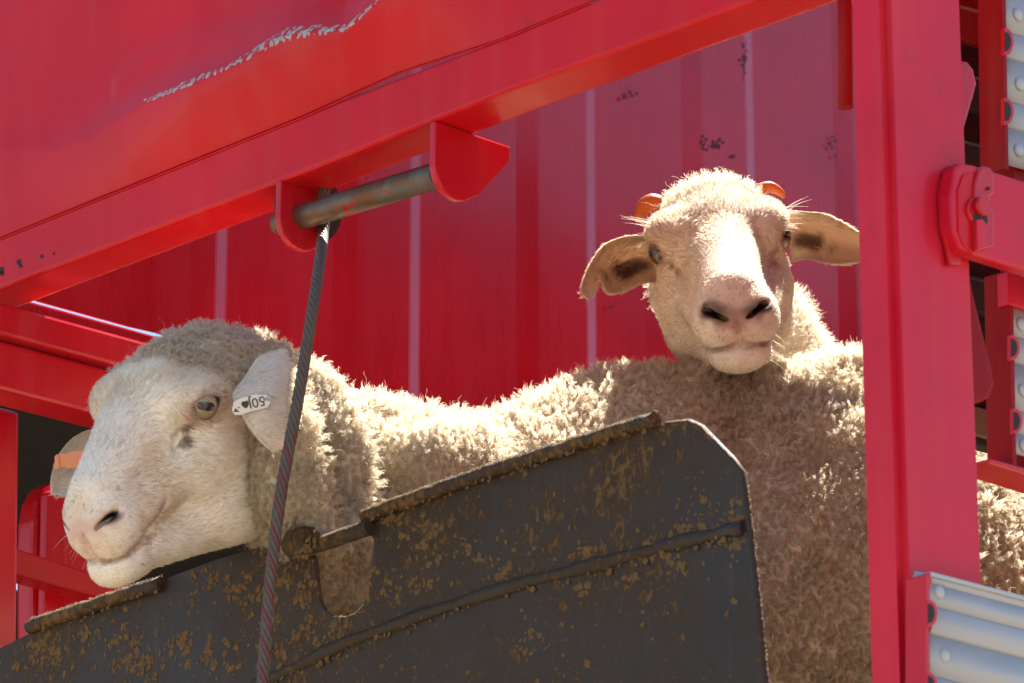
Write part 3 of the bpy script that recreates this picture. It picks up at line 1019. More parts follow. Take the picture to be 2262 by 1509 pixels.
def head_sdf(p, o):
    q = warp(p, o)
    q[..., 1] = np.abs(q[..., 1])                        # symmetric
    jw = o.get('jaw', 0.0)
    chz, cz, lat = o.get('chz', 0.0), o.get('cz', 0.0), o.get('lat', 0.0)
    d = ell(q, (-4.6, 0, 0.2 + cz * 0.4), (7.2, 6.0, 6.2 + cz * 0.6))
    d = smin(d, ell(q, (-0.4, 4.9 - o.get('orb', 0), 0.9 + cz * 0.2), (3.6, 2.3, 2.9 + cz * 0.3)), 1.6)      # orbit
    d = smin(d, ell(q, (-0.6, 4.6, 2.2 + cz * 0.75), (2.8, 2.2, 1.5)), 1.4)      # brow
    d = smin(d, cone(q, (0, 0, 0.2), (13.0, 0, -3.9), 4.3, 2.7), 2.4)  # nasal bridge
    d = smin(d, cone(q, (0.0, 3.4, -4.2), (9.5, 1.9, -6.2), 2.9, 2.2), 2.0)   # cheek
    d = smin(d, ell(q, (-2.0, 4.0, -6.2 + jw * 0.4), (5.2, 2.6, 5.2 - jw * 0.3)), 2.2)     # masseter
    d = smin(d, cone(q, (-2.5, 3.2, -8.8 + jw), (11.0, 1.1, -9.6 + chz * 0.8), 2.8, 1.7), 2.0)
    if jw < 0:
        d = smin(d, cone(q, (8.5, 0, -9.6), (-8, 0, -9.5 + jw), 2.3, 3.6), 2.0)  # mandible
    d = smin(d, ell(q, (13.0, 0.6, -6.4), (3.9, o.get('mw', 3.3), 3.1)), 1.5)   # muzzle
    d = smin(d, ell(q, (14.2, 1.5, -5.4), (2.4, 1.6, 1.7)), 0.9)     # nostril wing
    d = smin(d, ell(q, (14.4, 1.3, -7.5), (2.1, 1.8, 1.4)), 0.8)     # upper lip
    d = smin(d, ell(q, (13.0 + o.get('chx', 0.0), 0, -10.0 + chz), (2.9, 2.7, 1.8)), o.get('chk', 1.3))      # chin
    d = smin(d, cone(q, (-7, 0, -3.0), (-13, 0, -6.0), 6.0, 7.0), 3.0)  # start of the neck
    # nostrils: slanting commas
    d = smax(d, -ell(q, (16.0 - lat * 0.6, 1.65 + lat, -5.55), (1.7, 1.30 * o.get('nh', 1.0), 0.32 * o.get('nh', 1.0)), rotx(30)), 0.25)
    d = smax(d, -ell(q, (15.6 - lat * 0.6, 2.45 + lat, -5.0), (1.2, 0.75 * o.get('nh', 1.0), 0.40 * o.get('nh', 1.0)), rotx(20)), 0.3)
    g = lambda pts, w, a: a * np.exp(-(poly_dist(q, pts) / w) ** 2)
    mc = o.get('mc', (10.2, 3.5, -8.4))
    d = d + g([(16.2, 0, -8.75 + chz * 0.8), (15.2, 1.7, -8.9 + chz * 0.8), (13.2, 2.7, -8.95 + chz * 0.45), mc, (mc[0] - 1.0, mc[1] + 0.5, mc[2] + 0.9)], 0.42, o.get('lips', 0.5))   # mouth
    d = d + g([(16.6, 0, -6.3), (16.6, 0, -8.6)], 0.28, 0.35)        # philtrum
    d = d + g([(16.4, 1.2, -6.2), (15.2, 2.6, -6.3)], 0.35, 0.16)
    d = d + g([(3.0, 4.4, -1.6), (4.2, 4.0, -2.8)], 0.45, 0.35)      # tear pit
    d = d - g([(2.2, 5.3, 1.3), (0.2, 6.1, 1.75), (-1.9, 6.0, 1.0)], 0.45, 0.30)    # upper lid
    d = d - g([(2.4, 5.2, -0.9), (0.4, 5.9, -1.4), (-1.6, 6.0, -0.9)], 0.4, 0.22)   # lower lid
    # eye openings, almond shaped
    fw, out, up = eye_axes(1, o)
    e = np.stack([(q - EYE) @ fw, (q - EYE) @ out, (q - EYE) @ up], -1)
    e = e - np.array([0, 0, 0.12])
    al = np.sqrt((e[..., 0] / 1.75) ** 2 + (e[..., 2] / o.get('lid', 0.92)) ** 2 + (np.abs(e[..., 0]) / 2.6) ** 4)
    slot = np.maximum((al - 1) * 0.8, np.abs(e[..., 1]) - 2.2)
    d = smax(d, -slot, 0.25)
    return d


def loft_ear(rows, nrow=26, ncol=13, thick=0.0030):
    """rows of (xa, ya, xb, yb, depth, cup): one edge, other edge, depth and how far the middle lies back"""
    r_ = spline(rows, nrow)
    F_ = np.zeros((nrow, ncol, 3)); B_ = np.zeros_like(F_)
    for i, (xa, ya, xb, yb, dp, cup_) in enumerate(r_):
        for j in range(ncol):
            f = j / (ncol - 1)
            w = math.sin(math.pi * f) ** 0.8
            F_[i, j] = PD(xa + (xb - xa) * f, ya + (yb - ya) * f, dp + cup_ * w)
            B_[i, j] = PD(xa + (xb - xa) * f, ya + (yb - ya) * f, dp + cup_ * w + thick * (0.15 + w ** 0.5))
    n_ = nrow * ncol
    V = np.concatenate([F_.reshape(-1, 3), B_.reshape(-1, 3)])
    i = np.arange(n_).reshape(nrow, ncol)
    q1 = np.stack([i[:-1, :-1], i[1:, :-1], i[1:, 1:], i[:-1, 1:]], -1).reshape(-1, 4)
    q2 = q1[:, ::-1] + n_
    ed = []
    for a, b in zip(i[0, :-1], i[0, 1:]): ed.append((b, a, a + n_, b + n_))
    for a, b in zip(i[-1, :-1], i[-1, 1:]): ed.append((a, b, b + n_, a + n_))
    for a, b in zip(i[:-1, 0], i[1:, 0]): ed.append((a, b, b + n_, a + n_))
    for a, b in zip(i[:-1, -1], i[1:, -1]): ed.append((b, a, a + n_, b + n_))
    Q = np.concatenate([q1, q2, np.array(ed)])
    t = np.repeat(np.linspace(0, 1, nrow), ncol)
    c = np.tile(np.linspace(0, 1, ncol), nrow)
    return V, Q, np.concatenate([t, t]), np.concatenate([c, c]), np.concatenate([np.ones(n_), np.zeros(n_)])


def tube_body(nodes):
    """nodes: (px, py of the top line, world y of the spine, half width, half height) -> field in world metres"""
    nodes = np.array(nodes, float)
    rows = []
    for px, py, y, ry, rz in nodes:
        d = ray(px, py)
        e = math.atan2(d[2], d[1])
        m = np.array([-math.sin(e), math.cos(e)])
        ht = math.hypot(ry * m[0], rz * m[1])
        t = y / d[1]
        Pp = CAM + d * t
        # m . (y, z) + ht = m . (Py, Pz)
        z_ = (m @ Pp[1:] - ht - m[0] * y) / m[1]
        rows.append((Pp[0], y, z_, ry, rz))
    rows = np.array(rows)

    def f(p):
        x = p[..., 0]
        yc, zc, ry, rz = [np.interp(x, rows[:, 0], rows[:, k]) for k in (1, 2, 3, 4)]
        k = np.sqrt(((p[..., 1] - yc) / ry) ** 2 + ((p[..., 2] - zc) / rz) ** 2)
        d = (k - 1) * np.minimum(ry, rz)
        end = np.maximum(rows[0, 0] - x, x - rows[-1, 0])
        return smax(d, end, 0.08)
    return f, rows


def march(f, px, py, d0=3.0, d1=5.2):
    rr_ = ray(px, py)
    t = np.linspace(d0, d1, 1100)
    v = f(CAM + rr_ * t[:, None])
    i = np.argmax(v < 0)
    return CAM + rr_ * t[i] if v[i] < 0 else None


# ---- hair: numpy strands put in a curves object
def sample_surface(V, Q, dens, n_, rs):
    T = np.concatenate([Q[:, [0, 1, 2]], Q[:, [0, 2, 3]]])
    ar = 0.5 * np.linalg.norm(np.cross(V[T[:, 1]] - V[T[:, 0]], V[T[:, 2]] - V[T[:, 0]]), axis=1)
    w = ar * dens[T].mean(1)
    c = np.cumsum(w)
    k = np.searchsorted(c, rs.random(n_) * c[-1])
    a, b = rs.random(n_), rs.random(n_)
    s_ = a + b > 1
    a[s_], b[s_] = 1 - a[s_], 1 - b[s_]
    W = np.stack([1 - a - b, a, b], 1)
    return T[k], W


def lock_centres(p, size):
    """nearest jittered lattice point: centre and id of each strand's lock"""
    q = p / size
    base = np.floor(q).astype(np.int64)
    best = np.full(len(p), 1e9); bc = np.zeros_like(p); bid = np.zeros(len(p), np.int64)
    for dx in (-1, 0, 1):
        for dy in (-1, 0, 1):
            for dz in (-1, 0, 1):
                c = base + np.array([dx, dy, dz])
                h = (c[:, 0] * 73856093 ^ c[:, 1] * 19349663 ^ c[:, 2] * 83492791) & 0x7FFFFFFF
                j = np.stack([((h * 1103515245 + 12345 * (k + 1)) >> (5 + k)) % 1000 / 1000.0 for k in range(3)], 1)
                cc = c + j
                d = ((q - cc) ** 2).sum(1)
                m_ = d < best
                best[m_] = d[m_]; bc[m_] = cc[m_]; bid[m_] = h[m_]
    return bc * size, bid


def hsh01(i, k):
    h = (i * 2654435761 + k * 40503 * 65537) & 0xFFFFFFFF
    h = ((h ^ (h >> 15)) * 2246822519) & 0xFFFFFFFF
    return ((h ^ (h >> 13)) & 0xFFFF) / 65535.0


def make_curves(name, P, rad, m, parent, tint=None):
    """P: (n, k, 3)"""
    n_, k = P.shape[:2]
    cu = bpy.data.hair_curves.new(name)
    cu.add_curves([k] * n_)
    cu.points.foreach_set('position', np.ascontiguousarray(P, np.float32).reshape(-1))
    cu.points.foreach_set('radius', np.ascontiguousarray(np.broadcast_to(rad, (n_, k)), np.float32).reshape(-1))
    if tint is not None:
        a_ = cu.attributes.new('tint', 'FLOAT_COLOR', 'CURVE')
        a_.data.foreach_set('color', np.concatenate([tint, np.ones((n_, 1))], 1).astype(np.float32).reshape(-1))
    o = bpy.data.objects.new(name, cu)
    COL.objects.link(o)
    cu.materials.append(m)
    o.parent = parent
    o.matrix_parent_inverse = Matrix.Translation(-parent.location)
    return o


def hair_mat(name, trans=0.3):
    m = bpy.data.materials.new(name)
    m.use_nodes = True
    t = m.node_tree
    t.nodes.clear()
    out = t.nodes.new('ShaderNodeOutputMaterial')
    at_ = nd(t, 'ShaderNodeAttribute'); at_.attribute_name = 'tint'
    df = t.nodes.new('ShaderNodeBsdfDiffuse'); tr = t.nodes.new('ShaderNodeBsdfTranslucent')
    mx = nd(t, 'ShaderNodeMixShader', Fac=trans)
    t.links.new(at_.outputs['Color'], df.inputs['Color'])
    t.links.new(at_.outputs['Color'], tr.inputs['Color'])
    t.links.new(df.outputs[0], mx.inputs[1]); t.links.new(tr.outputs[0], mx.inputs[2])
    t.links.new(mx.outputs[0], out.inputs['Surface'])
    return m


def skin_mat(name, trans=0.0):
    m, t, b = mat(name)
    at_ = nd(t, 'ShaderNodeAttribute'); at_.attribute_name = 'coat'
    t.links.new(at_.outputs['Color'], b.inputs['Base Color'])
    b.inputs['Roughness'].default_value = 0.75
    b.inputs['Specular IOR Level'].default_value = 0.2
    bump(t, b, noise(t, 420, 2), 0.25, 0.0008)
    if trans > 0:
        tr = t.nodes.new('ShaderNodeBsdfTranslucent')
        tint = mixc(t, 0.35, at_.outputs['Color'], (0.85, 0.5, 0.3))
        t.links.new(tint, tr.inputs['Color'])
        mx = nd(t, 'ShaderNodeMixShader', Fac=trans)
        t.links.new(b.outputs[0], mx.inputs[1]); t.links.new(tr.outputs[0], mx.inputs[2])
        t.links.new(mx.outputs[0], t.nodes['Material Output'].inputs['Surface'])
    return m


M['wool'] = hair_mat('wool_fibre', 0.6)
M['facehair'] = hair_mat('face_hair', 0.5)
M['skin'] = skin_mat('sheep_skin')
M['ear'] = skin_mat('sheep_ear', 0.22)


def eye_mat(name, iris, dark_):
    m, t, b = mat(name)
    tc = t.nodes.new('ShaderNodeTexCoord')
    sp = t.nodes.new('ShaderNodeSeparateXYZ')
    t.links.new(tc.outputs['Object'], sp.inputs[0])

    def mth(op, a, bb=None):
        n_ = t.nodes.new('ShaderNodeMath'); n_.operation = op
        for s_, v in zip(n_.inputs, (a, bb)):
            if v is None: continue
            if isinstance(v, (int, float)): s_.default_value = v
            else: t.links.new(v, s_)
        return n_.outputs[0]
    # local metres: x forward, y up, z out
    ex = mth('POWER', mth('ABSOLUTE', mth('DIVIDE', sp.outputs[0], 0.0086)), 4.0)
    ey = mth('POWER', mth('ABSOLUTE', mth('DIVIDE', sp.outputs[1], 0.0042)), 3.0)
    pup = ramp(t, mth('ADD', ex, ey), [(0.75, (1, 1, 1)), (1.0, (0, 0, 0))])
    rr_ = mth('SQRT', mth('ADD', mth('POWER', sp.outputs[0], 2.0), mth('POWER', sp.outputs[1], 2.0)))
    sc = mth('MULTIPLY', rr_, 70.0)
    c = ramp(t, sc, [(0.2, tuple(x * 0.7 for x in iris)), (0.6, iris), (0.80, tuple(x * 0.6 for x in iris)), (0.86, dark_)])
    c = mixc(t, pup, c, (0.004, 0.004, 0.008))
    t.links.new(c, b.inputs['Base Color'])
    b.inputs['Roughness'].default_value = 0.3
    b.inputs['Coat Weight'].default_value = 0.7
    b.inputs['Coat Roughness'].default_value = 0.03
    return m


def smooth01(x, a, b):
    t = np.clip((x - a) / (b - a), 0, 1)
    return t * t * (3 - 2 * t)


CREAM = np.array([0.74, 0.64, 0.51])
PINK = np.array([0.62, 0.36, 0.30])
DARKN = np.array([0.075, 0.04, 0.032])
WOOLC = np.array([0.79, 0.705, 0.56])


def build_sheep(spec):
    rs = np.random.default_rng(spec['seed'])
    Rw = CB @ np.array(spec['R']) @ rotz(spec.get('yaw', 0.0)) @ roty(spec.get('nod', 0.0))
    org = PD(*spec['origin'])
    sc = spec['scale'] * 0.01

    def to_head(p):
        return (p - org) @ Rw / sc

    def to_world(q):
        return org + (q * sc) @ Rw.T

    root = thing('sheep', spec['base'], spec['label'], 'sheep', 'sheep in the trailer')
    # head mesh
    h = 0.20
    G = grid((-15.5, -9.5, -15), (18.5, 9.5, 8.5), h)
    F_ = head_sdf(G, spec['opt'])
    F_ = F_ + 0.10 * vnoise(G, 0.55, 3) * smooth01(-G[..., 0], -12, 4)
    wm = smooth01(-G[..., 0] + G[..., 2] * 0.5, 3.5, 8.0)
    F_ = F_ - wm * (0.35 * vnoise(G, 0.9, 11) + spec.get('cap', 0.2))
    F_ = np.maximum(F_, -(G[..., 0] + 14.5))
    Vh, Qh = surface_nets(F_, np.array([-15.5, -9.5, -15]), h)
    Hh = warp(Vh, spec['opt'])
    Wh = to_world(Vh)
    # body mesh
    f, rows = tube_body(spec['nodes'])
    lo = np.array([rows[:, 0].min() - 0.06, (rows[:, 1] - rows[:, 3]).min() - 0.06, min((rows[:, 2] - rows[:, 4]).min() - 0.04, spec.get('zlow', 99))])
    hi = np.array([rows[:, 0].max() + 0.02, (rows[:, 1] + rows[:, 3]).max() + 0.06, (rows[:, 2] + rows[:, 4]).max() + 0.06])
    hb_ = 0.0075
    Gb = grid(lo, hi, hb_)
    Fb = f(Gb)
    for a, b, ra, rb, k in spec.get('limbs', []):
        Fb = smin(Fb, cone(Gb, a, b, ra, rb), k)
    for kind, pts, r_, k in spec.get('folds', []):
        sp_ = []
        for px, py in pts:
            s_ = march(f, px, py)
            if s_ is not None:
                sp_.append(s_)
        if len(sp_) > 1:
            dd = poly_dist(Gb, sp_)
            Fb = smin(Fb, dd - r_, k) if kind == 'add' else Fb + k * np.exp(-(dd / r_) ** 2)
    Fb = Fb + 0.006 * vnoise(Gb, 22, 5) + 0.004 * vnoise(Gb, 55, 9)
    Vb, Qb = surface_nets(Fb, lo, hb_)
    # ears
    ears = [loft_ear(e) for e in spec['ears']]
    V = [Wh, Vb] + [e[0] for e in ears]
    offs = np.cumsum([0] + [len(v) for v in V])
    Q = [Qh, Qb + offs[1]] + [e[1] + offs[2 + i] for i, e in enumerate(ears)]
    VV = np.concatenate(V); QQ = np.concatenate(Q)
    N = vert_normals(VV, QQ)
    # colours of the coat
    C = np.tile(WOOLC * 0.82, (len(VV), 1))
    zb2 = Vb[:, 2]
    lw = (smooth01(-(zb2 - spec.get('zdirt_shade', 0)), -0.05, 0.36) * 0.42)[:, None]
    C[offs[1]:offs[2]] = (WOOLC * (1 - lw) + np.array([0.35, 0.275, 0.16]) * lw) * 0.72  # brown dirt plus painted shade low down, darkened for gaps between locks
    x, y, z = Hh[:, 0], Hh[:, 1], Hh[:, 2]
    nz = vnoise(Hh, 0.5, 21)[:, None] * 0.5 + 0.5
    ch = np.array(spec.get('coat', CREAM)) * (0.92 + 0.12 * nz)
    tan = np.array([0.55, 0.36, 0.20])
    k = (smooth01(vnoise(Hh, 0.28, 31), 0.0, 0.7) * spec.get('tan', 0.35))[:, None]
    ch = ch * (1 - k) + tan * k
    def blob(c, r, col, amt, both=True, nzk=0.0):
        nonlocal ch
        q = Hh.copy()
        if both: q[:, 1] = np.abs(q[:, 1])
        d_ = np.linalg.norm((q - np.array(c)) / np.array(r), axis=1) + nzk * vnoise(Hh, 1.1, 41)
        kk = (smooth01(-d_, -1.25, -0.55) * amt)[:, None]
        ch = ch * (1 - kk) + np.array(col) * kk
    nose_c = spec.get('nose', PINK)
    blob((16.2, 0, -6.0), (1.6, 2.5, 1.3), nose_c, spec.get('nose_amt', 0.75), nzk=0.25)
    blob((15.2, 0, -7.6), (2.2, 2.6, 1.6), PINK, 0.45, nzk=0.3)
    blob((15.8 - spec['opt'].get('lat', 0) * 0.6, 1.9 + spec['opt'].get('lat', 0), -5.2), (1.7, 1.7, 1.15), spec.get('nostril', DARKN), spec.get('nstain', 0.6), nzk=0.3)
    blob((15.2 - spec['opt'].get('lat', 0) * 0.6, 1.9 + spec['opt'].get('lat', 0), -5.4), (1.7, 1.65 * spec['opt'].get('nh', 1.0), 0.72 * spec['opt'].get('nh', 1.0)), (0.02, 0.01, 0.008), 1.0)  # nostril insides painted near black in place of their shade
    blob((12.6, 3.0, -8.9), (3.2, 1.0, 0.5), (0.40, 0.25, 0.17), 0.5, nzk=0.3)
    blob(EYE + np.array([0.2, 0, 0]), (2.7, 2.3, 1.9), (0.50, 0.29, 0.21), 0.6, nzk=0.25)
    blob(EYE, (2.15, 2.6, 1.35), (0.10, 0.045, 0.035), 0.9)
    qs = Hh.copy(); qs[:, 1] = np.abs(qs[:, 1])
    for ln_, w_ in (([(1.9, 5.6, -0.5), (3.0, 4.9, -1.7), (3.6, 4.6, -2.6)], 0.48), ([(3.2, 4.9, -1.7), (2.9, 4.9, -3.0), (3.2, 4.8, -4.2)], 0.34), ([(2.6, 5.2, -1.2), (3.9, 4.4, -1.6)], 0.3)):
        dd = poly_dist(qs, ln_) / w_ + 0.9 * vnoise(Hh, 1.7, 61)
        kk = (smooth01(-dd, -1.3, -0.3) * spec.get('tear', 0.6))[:, None]
        ch = ch * (1 - kk) + np.array([0.13, 0.06, 0.04]) * kk
    mc_ = spec['opt'].get('mc', (10.2, 3.5, -8.4)); cz_ = spec['opt'].get('chz', 0.0)
    dd = poly_dist(qs, [(16.2, 0, -8.75 + cz_ * 0.8), (15.2, 1.7, -8.9 + cz_ * 0.8), (13.2, 2.7, -8.95 + cz_ * 0.45), mc_, (mc_[0] - 1.0, mc_[1] + 0.5, mc_[2] + 0.9)]) / 0.42 + 0.3 * vnoise(Hh, 1.4, 63)  # mouth crease darkened in colour to imitate its shade
    kk = (smooth01(-dd, -1.2, -0.2) * 0.75)[:, None]
    ch = ch * (1 - kk) + np.array([0.30, 0.17, 0.12]) * kk
    sp_ = smooth01(vnoise(Hh, 3.2, 71), 0.72, 0.86)[:, None] * smooth01(x, 3, 12)[:, None] * 0.6
    ch = ch * (1 - sp_) + np.array([0.25, 0.15, 0.09]) * sp_
    C[:len(Hh)] = ch
    wool_h = smooth01(-x + spec['wool'][0] * z - spec['wool'][1] + 0.9 * vnoise(Hh, 0.7, 13) + spec['wool'][2] * smooth01(-z, 2, 8) * 4, -0.6, 1.4)
    C[:len(Hh)] = ch * (1 - wool_h[:, None]) + WOOLC * 0.82 * wool_h[:, None]
    for i, e in enumerate(ears):
        t, c, fr = e[2], e[3], e[4]
        base_ = np.where(fr[:, None] > 0, np.array(spec.get('earc', (0.62, 0.45, 0.32))), CREAM)
        cav_shade = smooth01(np.exp(-((t - 0.22) / 0.22) ** 2 - ((c - 0.62) / 0.22) ** 2) + 0.25 * np.sin(t * 31 + c * 9) * np.exp(-((t - 0.4) / 0.2) ** 2), 0.3, 0.7) * fr * spec.get('cavity_shade', 0.9)  # shade of the ear hollow painted into its colour
        C[offs[2 + i]:offs[3 + i]] = base_ * (1 - cav_shade[:, None]) + np.array([0.06, 0.028, 0.02]) * cav_shade[:, None]
    me = bpy.data.meshes.new('body')
    me.from_pydata(VV.tolist(), [], QQ.tolist())
    me.update()
    ca = me.attributes.new('coat', 'FLOAT_COLOR', 'POINT')
    ca.data.foreach_set('color', np.concatenate([np.clip(C, 0, 1), np.ones((len(C), 1))], 1).astype(np.float32).reshape(-1))
    body = link('body', me, [M['skin'], M['ear']], root, True)
    mi = np.zeros(len(QQ), np.int32)
    mi[len(Qh) + len(Qb):] = 1
    me.polygons.foreach_set('material_index', mi)

    # eyeballs
    for side in (1, -1):
        fw, out, up = eye_axes(side, spec['opt'])
        bm_ = bmesh.new()
        bmesh.ops.create_uvsphere(bm_, u_segments=28, v_segments=18, radius=1.52 * sc)
        me_ = bm_mesh(bm_, 'eye')
        ob = bpy.data.objects.new('eye', me_)
        COL.objects.link(ob)
        me_.materials.append(spec['eye'])
        me_.polygons.foreach_set('use_smooth', [True] * len(me_.polygons))
        c = EYE * np.array([1, side, 1]) + out * -0.22 + up * 0.05
        lv = np.cross(Rw @ out, Z); lv /= np.linalg.norm(lv)
        lv = lv if lv @ (Rw @ fw) > 0 else -lv
        ax = [Rw.T @ lv, Rw.T @ np.cross(Rw @ out, lv), out]
        if np.linalg.det(np.stack(ax, 1)) < 0:
            ax[1] = -ax[1]
        mw = Matrix.Identity(4)
        for j in range(3):
            wv = Rw @ ax[j]
            for i_ in range(3):
                mw[i_][j] = wv[i_]
        wc = to_world(c)
        for i_ in range(3):
            mw[i_][3] = wc[i_]
        ob.parent = root
        ob.matrix_parent_inverse = Matrix.Translation(-root.location)
        ob.matrix_basis = mw

    # ---- wool
    dens = np.zeros(len(VV))
    dens[:len(Hh)] = wool_h * spec.get('headwool', 1.0)
    dens[offs[1]:offs[2]] = 1.0
    # only where the strands show: facing roughly to the viewer or the top line
    view = VV - CAM
    view /= np.linalg.norm(view, axis=1, keepdims=True)
    face = -(N * view).sum(1)
    pxx = (VV - CAM) @ XC / ((VV - CAM) @ YC) * FPX + IW / 2
    pyy = -((VV - CAM) @ ZC) / ((VV - CAM) @ YC) * FPX + IH / 2
    near = (pxx > -500) & (pxx < IW + 500) & (pyy < IH + 500)
    keep = np.where(near, np.where(face > -0.45, 1.0, 0.12), 0.03)
    if spec['seed'] == 3:                                 # little shows behind the steel panel
        edge_y = np.interp(pxx, [-400, 0, 640, 800, 1450, 1530, 1640, 1700], [1560, 1432, 1230, 1165, 950, 960, 1070, 2600])
        hole = (pxx > 670) & (pxx < 860) & (pyy < 1400)
        u_ = (VV - O) @ U
        keep = np.where((pyy > edge_y + 30) & (u_ > 0) & ~hole, keep * 0.4, keep)
    T, W_ = sample_surface(VV, QQ, dens * keep, spec['nwool'], rs)
    p0 = (VV[T] * W_[..., None]).sum(1)
    n0 = (N[T] * W_[..., None]).sum(1)
    n0 /= np.linalg.norm(n0, axis=1, keepdims=True) + 1e-9
    onhead = (T < len(Hh)).all(1)
    size = spec.get('lock', 0.0046)
    st_ = np.array([1, 1, 0.6])
    ctr, lid = lock_centres(p0 * st_, size)
    ctr = ctr / st_
    L = np.where(onhead, spec.get('capl', 0.010), spec.get('wooll', 0.012)) * (0.65 + 0.7 * hsh01(lid, 1)) * (0.8 + 0.4 * rs.random(len(p0)))
    sp2 = np.array([1, 1, 0.42])
    c1, _ = lock_centres(p0 * sp2, 0.026)
    dv_ = p0 * sp2 - c1
    c2, _ = lock_centres(p0 * sp2 + 0.0035 * (dv_ / (np.linalg.norm(dv_, axis=1, keepdims=True) + 1e-9)), 0.026)
    split = (np.linalg.norm(c1 - c2, axis=1) > 1e-6) & ~onhead
    L = np.where(split, L * 0.55, L) * (0.8 + 0.4 * smooth01(vnoise(p0, 18, 91), -0.6, 0.6))
    rl = np.stack([hsh01(lid, 2), hsh01(lid, 3), hsh01(lid, 4)], 1) * 2 - 1
    dirn = n0 + 0.60 * rl + np.array([0, 0, -0.22])
    dirn /= np.linalg.norm(dirn, axis=1, keepdims=True)
    e1 = np.cross(dirn, np.array([0.31, 0.2, 0.93])); e1 /= np.linalg.norm(e1, axis=1, keepdims=True) + 1e-9
    e2 = np.cross(dirn, e1)
    K = 8
    t = np.linspace(0, 1, K)[None, :, None]
    tow = (ctr - p0); tow -= (tow * n0).sum(1, keepdims=True) * n0
    ph = hsh01(lid, 5)[:, None, None] * 6.28 + rs.normal(size=(len(p0), 1, 1)) * 0.8
    turns = (1.3 + 1.3 * hsh01(lid, 6))[:, None, None]
    cr = (0.0008 + 0.0011 * hsh01(lid, 7))[:, None, None] * t ** 0.6
    Pn = p0[:, None] + dirn[:, None] * L[:, None, None] * t + tow[:, None] * 0.52 * t ** 0.8
    Pn = Pn + e1[:, None] * cr * np.cos(ph + 6.28 * turns * t) + e2[:, None] * cr * np.sin(ph + 6.28 * turns * t)
    Pn = Pn - n0[:, None] * 0.001
    Pn = Pn + rs.normal(size=Pn.shape) * 0.00055 * t
    fly = rs.random(len(p0)) < 0.025
    Pn[fly] += n0[fly][:, None] * 0.0035 * t + rs.normal(size=(fly.sum(), 1, 3)) * 0.004 * t
    rad = np.where(fly, 0.5, 1.0)[:, None] * spec.get('wrad', 0.00022) * (1 - 0.55 * t[..., 0]) * (0.8 + 0.4 * rs.random((len(p0), 1)))
    shade = (0.90 + 0.14 * hsh01(lid, 8))[:, None] * (0.9 + 0.2 * rs.random((len(p0), 1)))
    dirt = smooth01(vnoise(p0, 11, 77), 0.05, 0.8)[:, None] * spec.get('dirt', 0.12)
    lowd_shade = smooth01(-(p0[:, 2] - spec.get('zdirt_shade', 0)), -0.05, 0.36)[:, None] * 0.42  # dirt on the lower fleece, deepened to darken its shaded side
    tint = WOOLC * shade
    dk = np.clip(dirt + lowd_shade, 0, 0.75)
    tint = tint * (1 - dk) + np.array([0.35, 0.275, 0.16]) * dk
    make_curves('fleece', Pn, rad, M['wool'], root, np.clip(tint, 0, 1))

    # ---- short face hair
    dens = np.zeros(len(VV))
    fh = 1 - 0.8 * wool_h
    fh *= 1 - 0.92 * smooth01(-np.linalg.norm((np.stack([x, np.abs(y), z], 1) - np.array([16.0, 1.0, -5.8])) / np.array([1.6, 2.0, 1.3]), axis=1), -1.1, -0.7)
    la_ = spec['opt'].get('lat', 0)
    fh *= 1 - smooth01(-np.linalg.norm((np.stack([x, np.abs(y), z], 1) - np.array([15.5 - la_ * .6, 1.9 + la_, -5.3])) / np.array([2.0, 1.9, 0.95]), axis=1), -1.1, -0.8)
    fh *= 1 - smooth01(-np.linalg.norm((np.stack([x, np.abs(y), z], 1) - EYE) / np.array([2.2, 2.8, 1.4]), axis=1), -1.05, -0.85)
    dens[:len(Hh)] = fh
    for i, e in enumerate(ears):
        edge = np.abs(e[3] - 0.5) * 2
        dens[offs[2 + i]:offs[3 + i]] = np.where(e[4] > 0, 0.5, 1.0) + 1.2 * smooth01(edge, 0.8, 1.0)
    keep = np.where(face > -0.35, 1.0, 0.0)
    T, W_ = sample_surface(VV, QQ, dens * keep, spec['nhair'], rs)
    p0 = (VV[T] * W_[..., None]).sum(1)
    n0 = (N[T] * W_[..., None]).sum(1); n0 /= np.linalg.norm(n0, axis=1, keepdims=True) + 1e-9
    c0 = (C[T] * W_[..., None]).sum(1)
    q0 = to_head(p0)
    back = Rw @ np.array([-1.0, 0, -0.25])
    fl = np.tile(back, (len(p0), 1)) + 0.7 * np.stack([vnoise(q0, 0.35, s_) for s_ in (51, 52, 53)], 1)
    er = (T[:, 0] >= offs[2])
    if er.any():                                          # ear hair runs out along the ear
        cen = org
        fl[er] = (p0[er] - cen) / (np.linalg.norm(p0[er] - cen, axis=1, keepdims=True) + 1e-9)
    fl -= (fl * n0).sum(1, keepdims=True) * n0
    fl /= np.linalg.norm(fl, axis=1, keepdims=True) + 1e-9
    lift = np.where(er, 0.35, spec.get('lift', 0.45) + 0.35 * smooth01(-q0[:, 0] + q0[:, 2], -2, 5))
    dr = fl + n0 * lift[:, None] + rs.normal(size=fl.shape) * 0.16
    dr /= np.linalg.norm(dr, axis=1, keepdims=True)
    L = spec.get('hairl', 0.0062) * (0.6 + 0.8 * rs.random(len(p0))) * (1 - 0.45 * smooth01(q0[:, 0], 6, 14))
    K = 4
    t = np.linspace(0, 1, K)[None, :, None]
    Pn = p0[:, None] + dr[:, None] * L[:, None, None] * t + (fl - 0.35 * n0)[:, None] * (L[:, None, None] * 0.25) * t ** 2
    Pn = Pn - n0[:, None] * 0.0004
    rad = spec.get('hrad', 0.00026) * (1 - 0.7 * t[..., 0]) * (0.8 + 0.5 * rs.random((len(p0), 1)))
    tint = np.clip(c0 * (0.80 + 0.55 * rs.random((len(p0), 1))), 0, 0.92)
    make_curves('face_hair', Pn, rad, M['facehair'], root, tint)

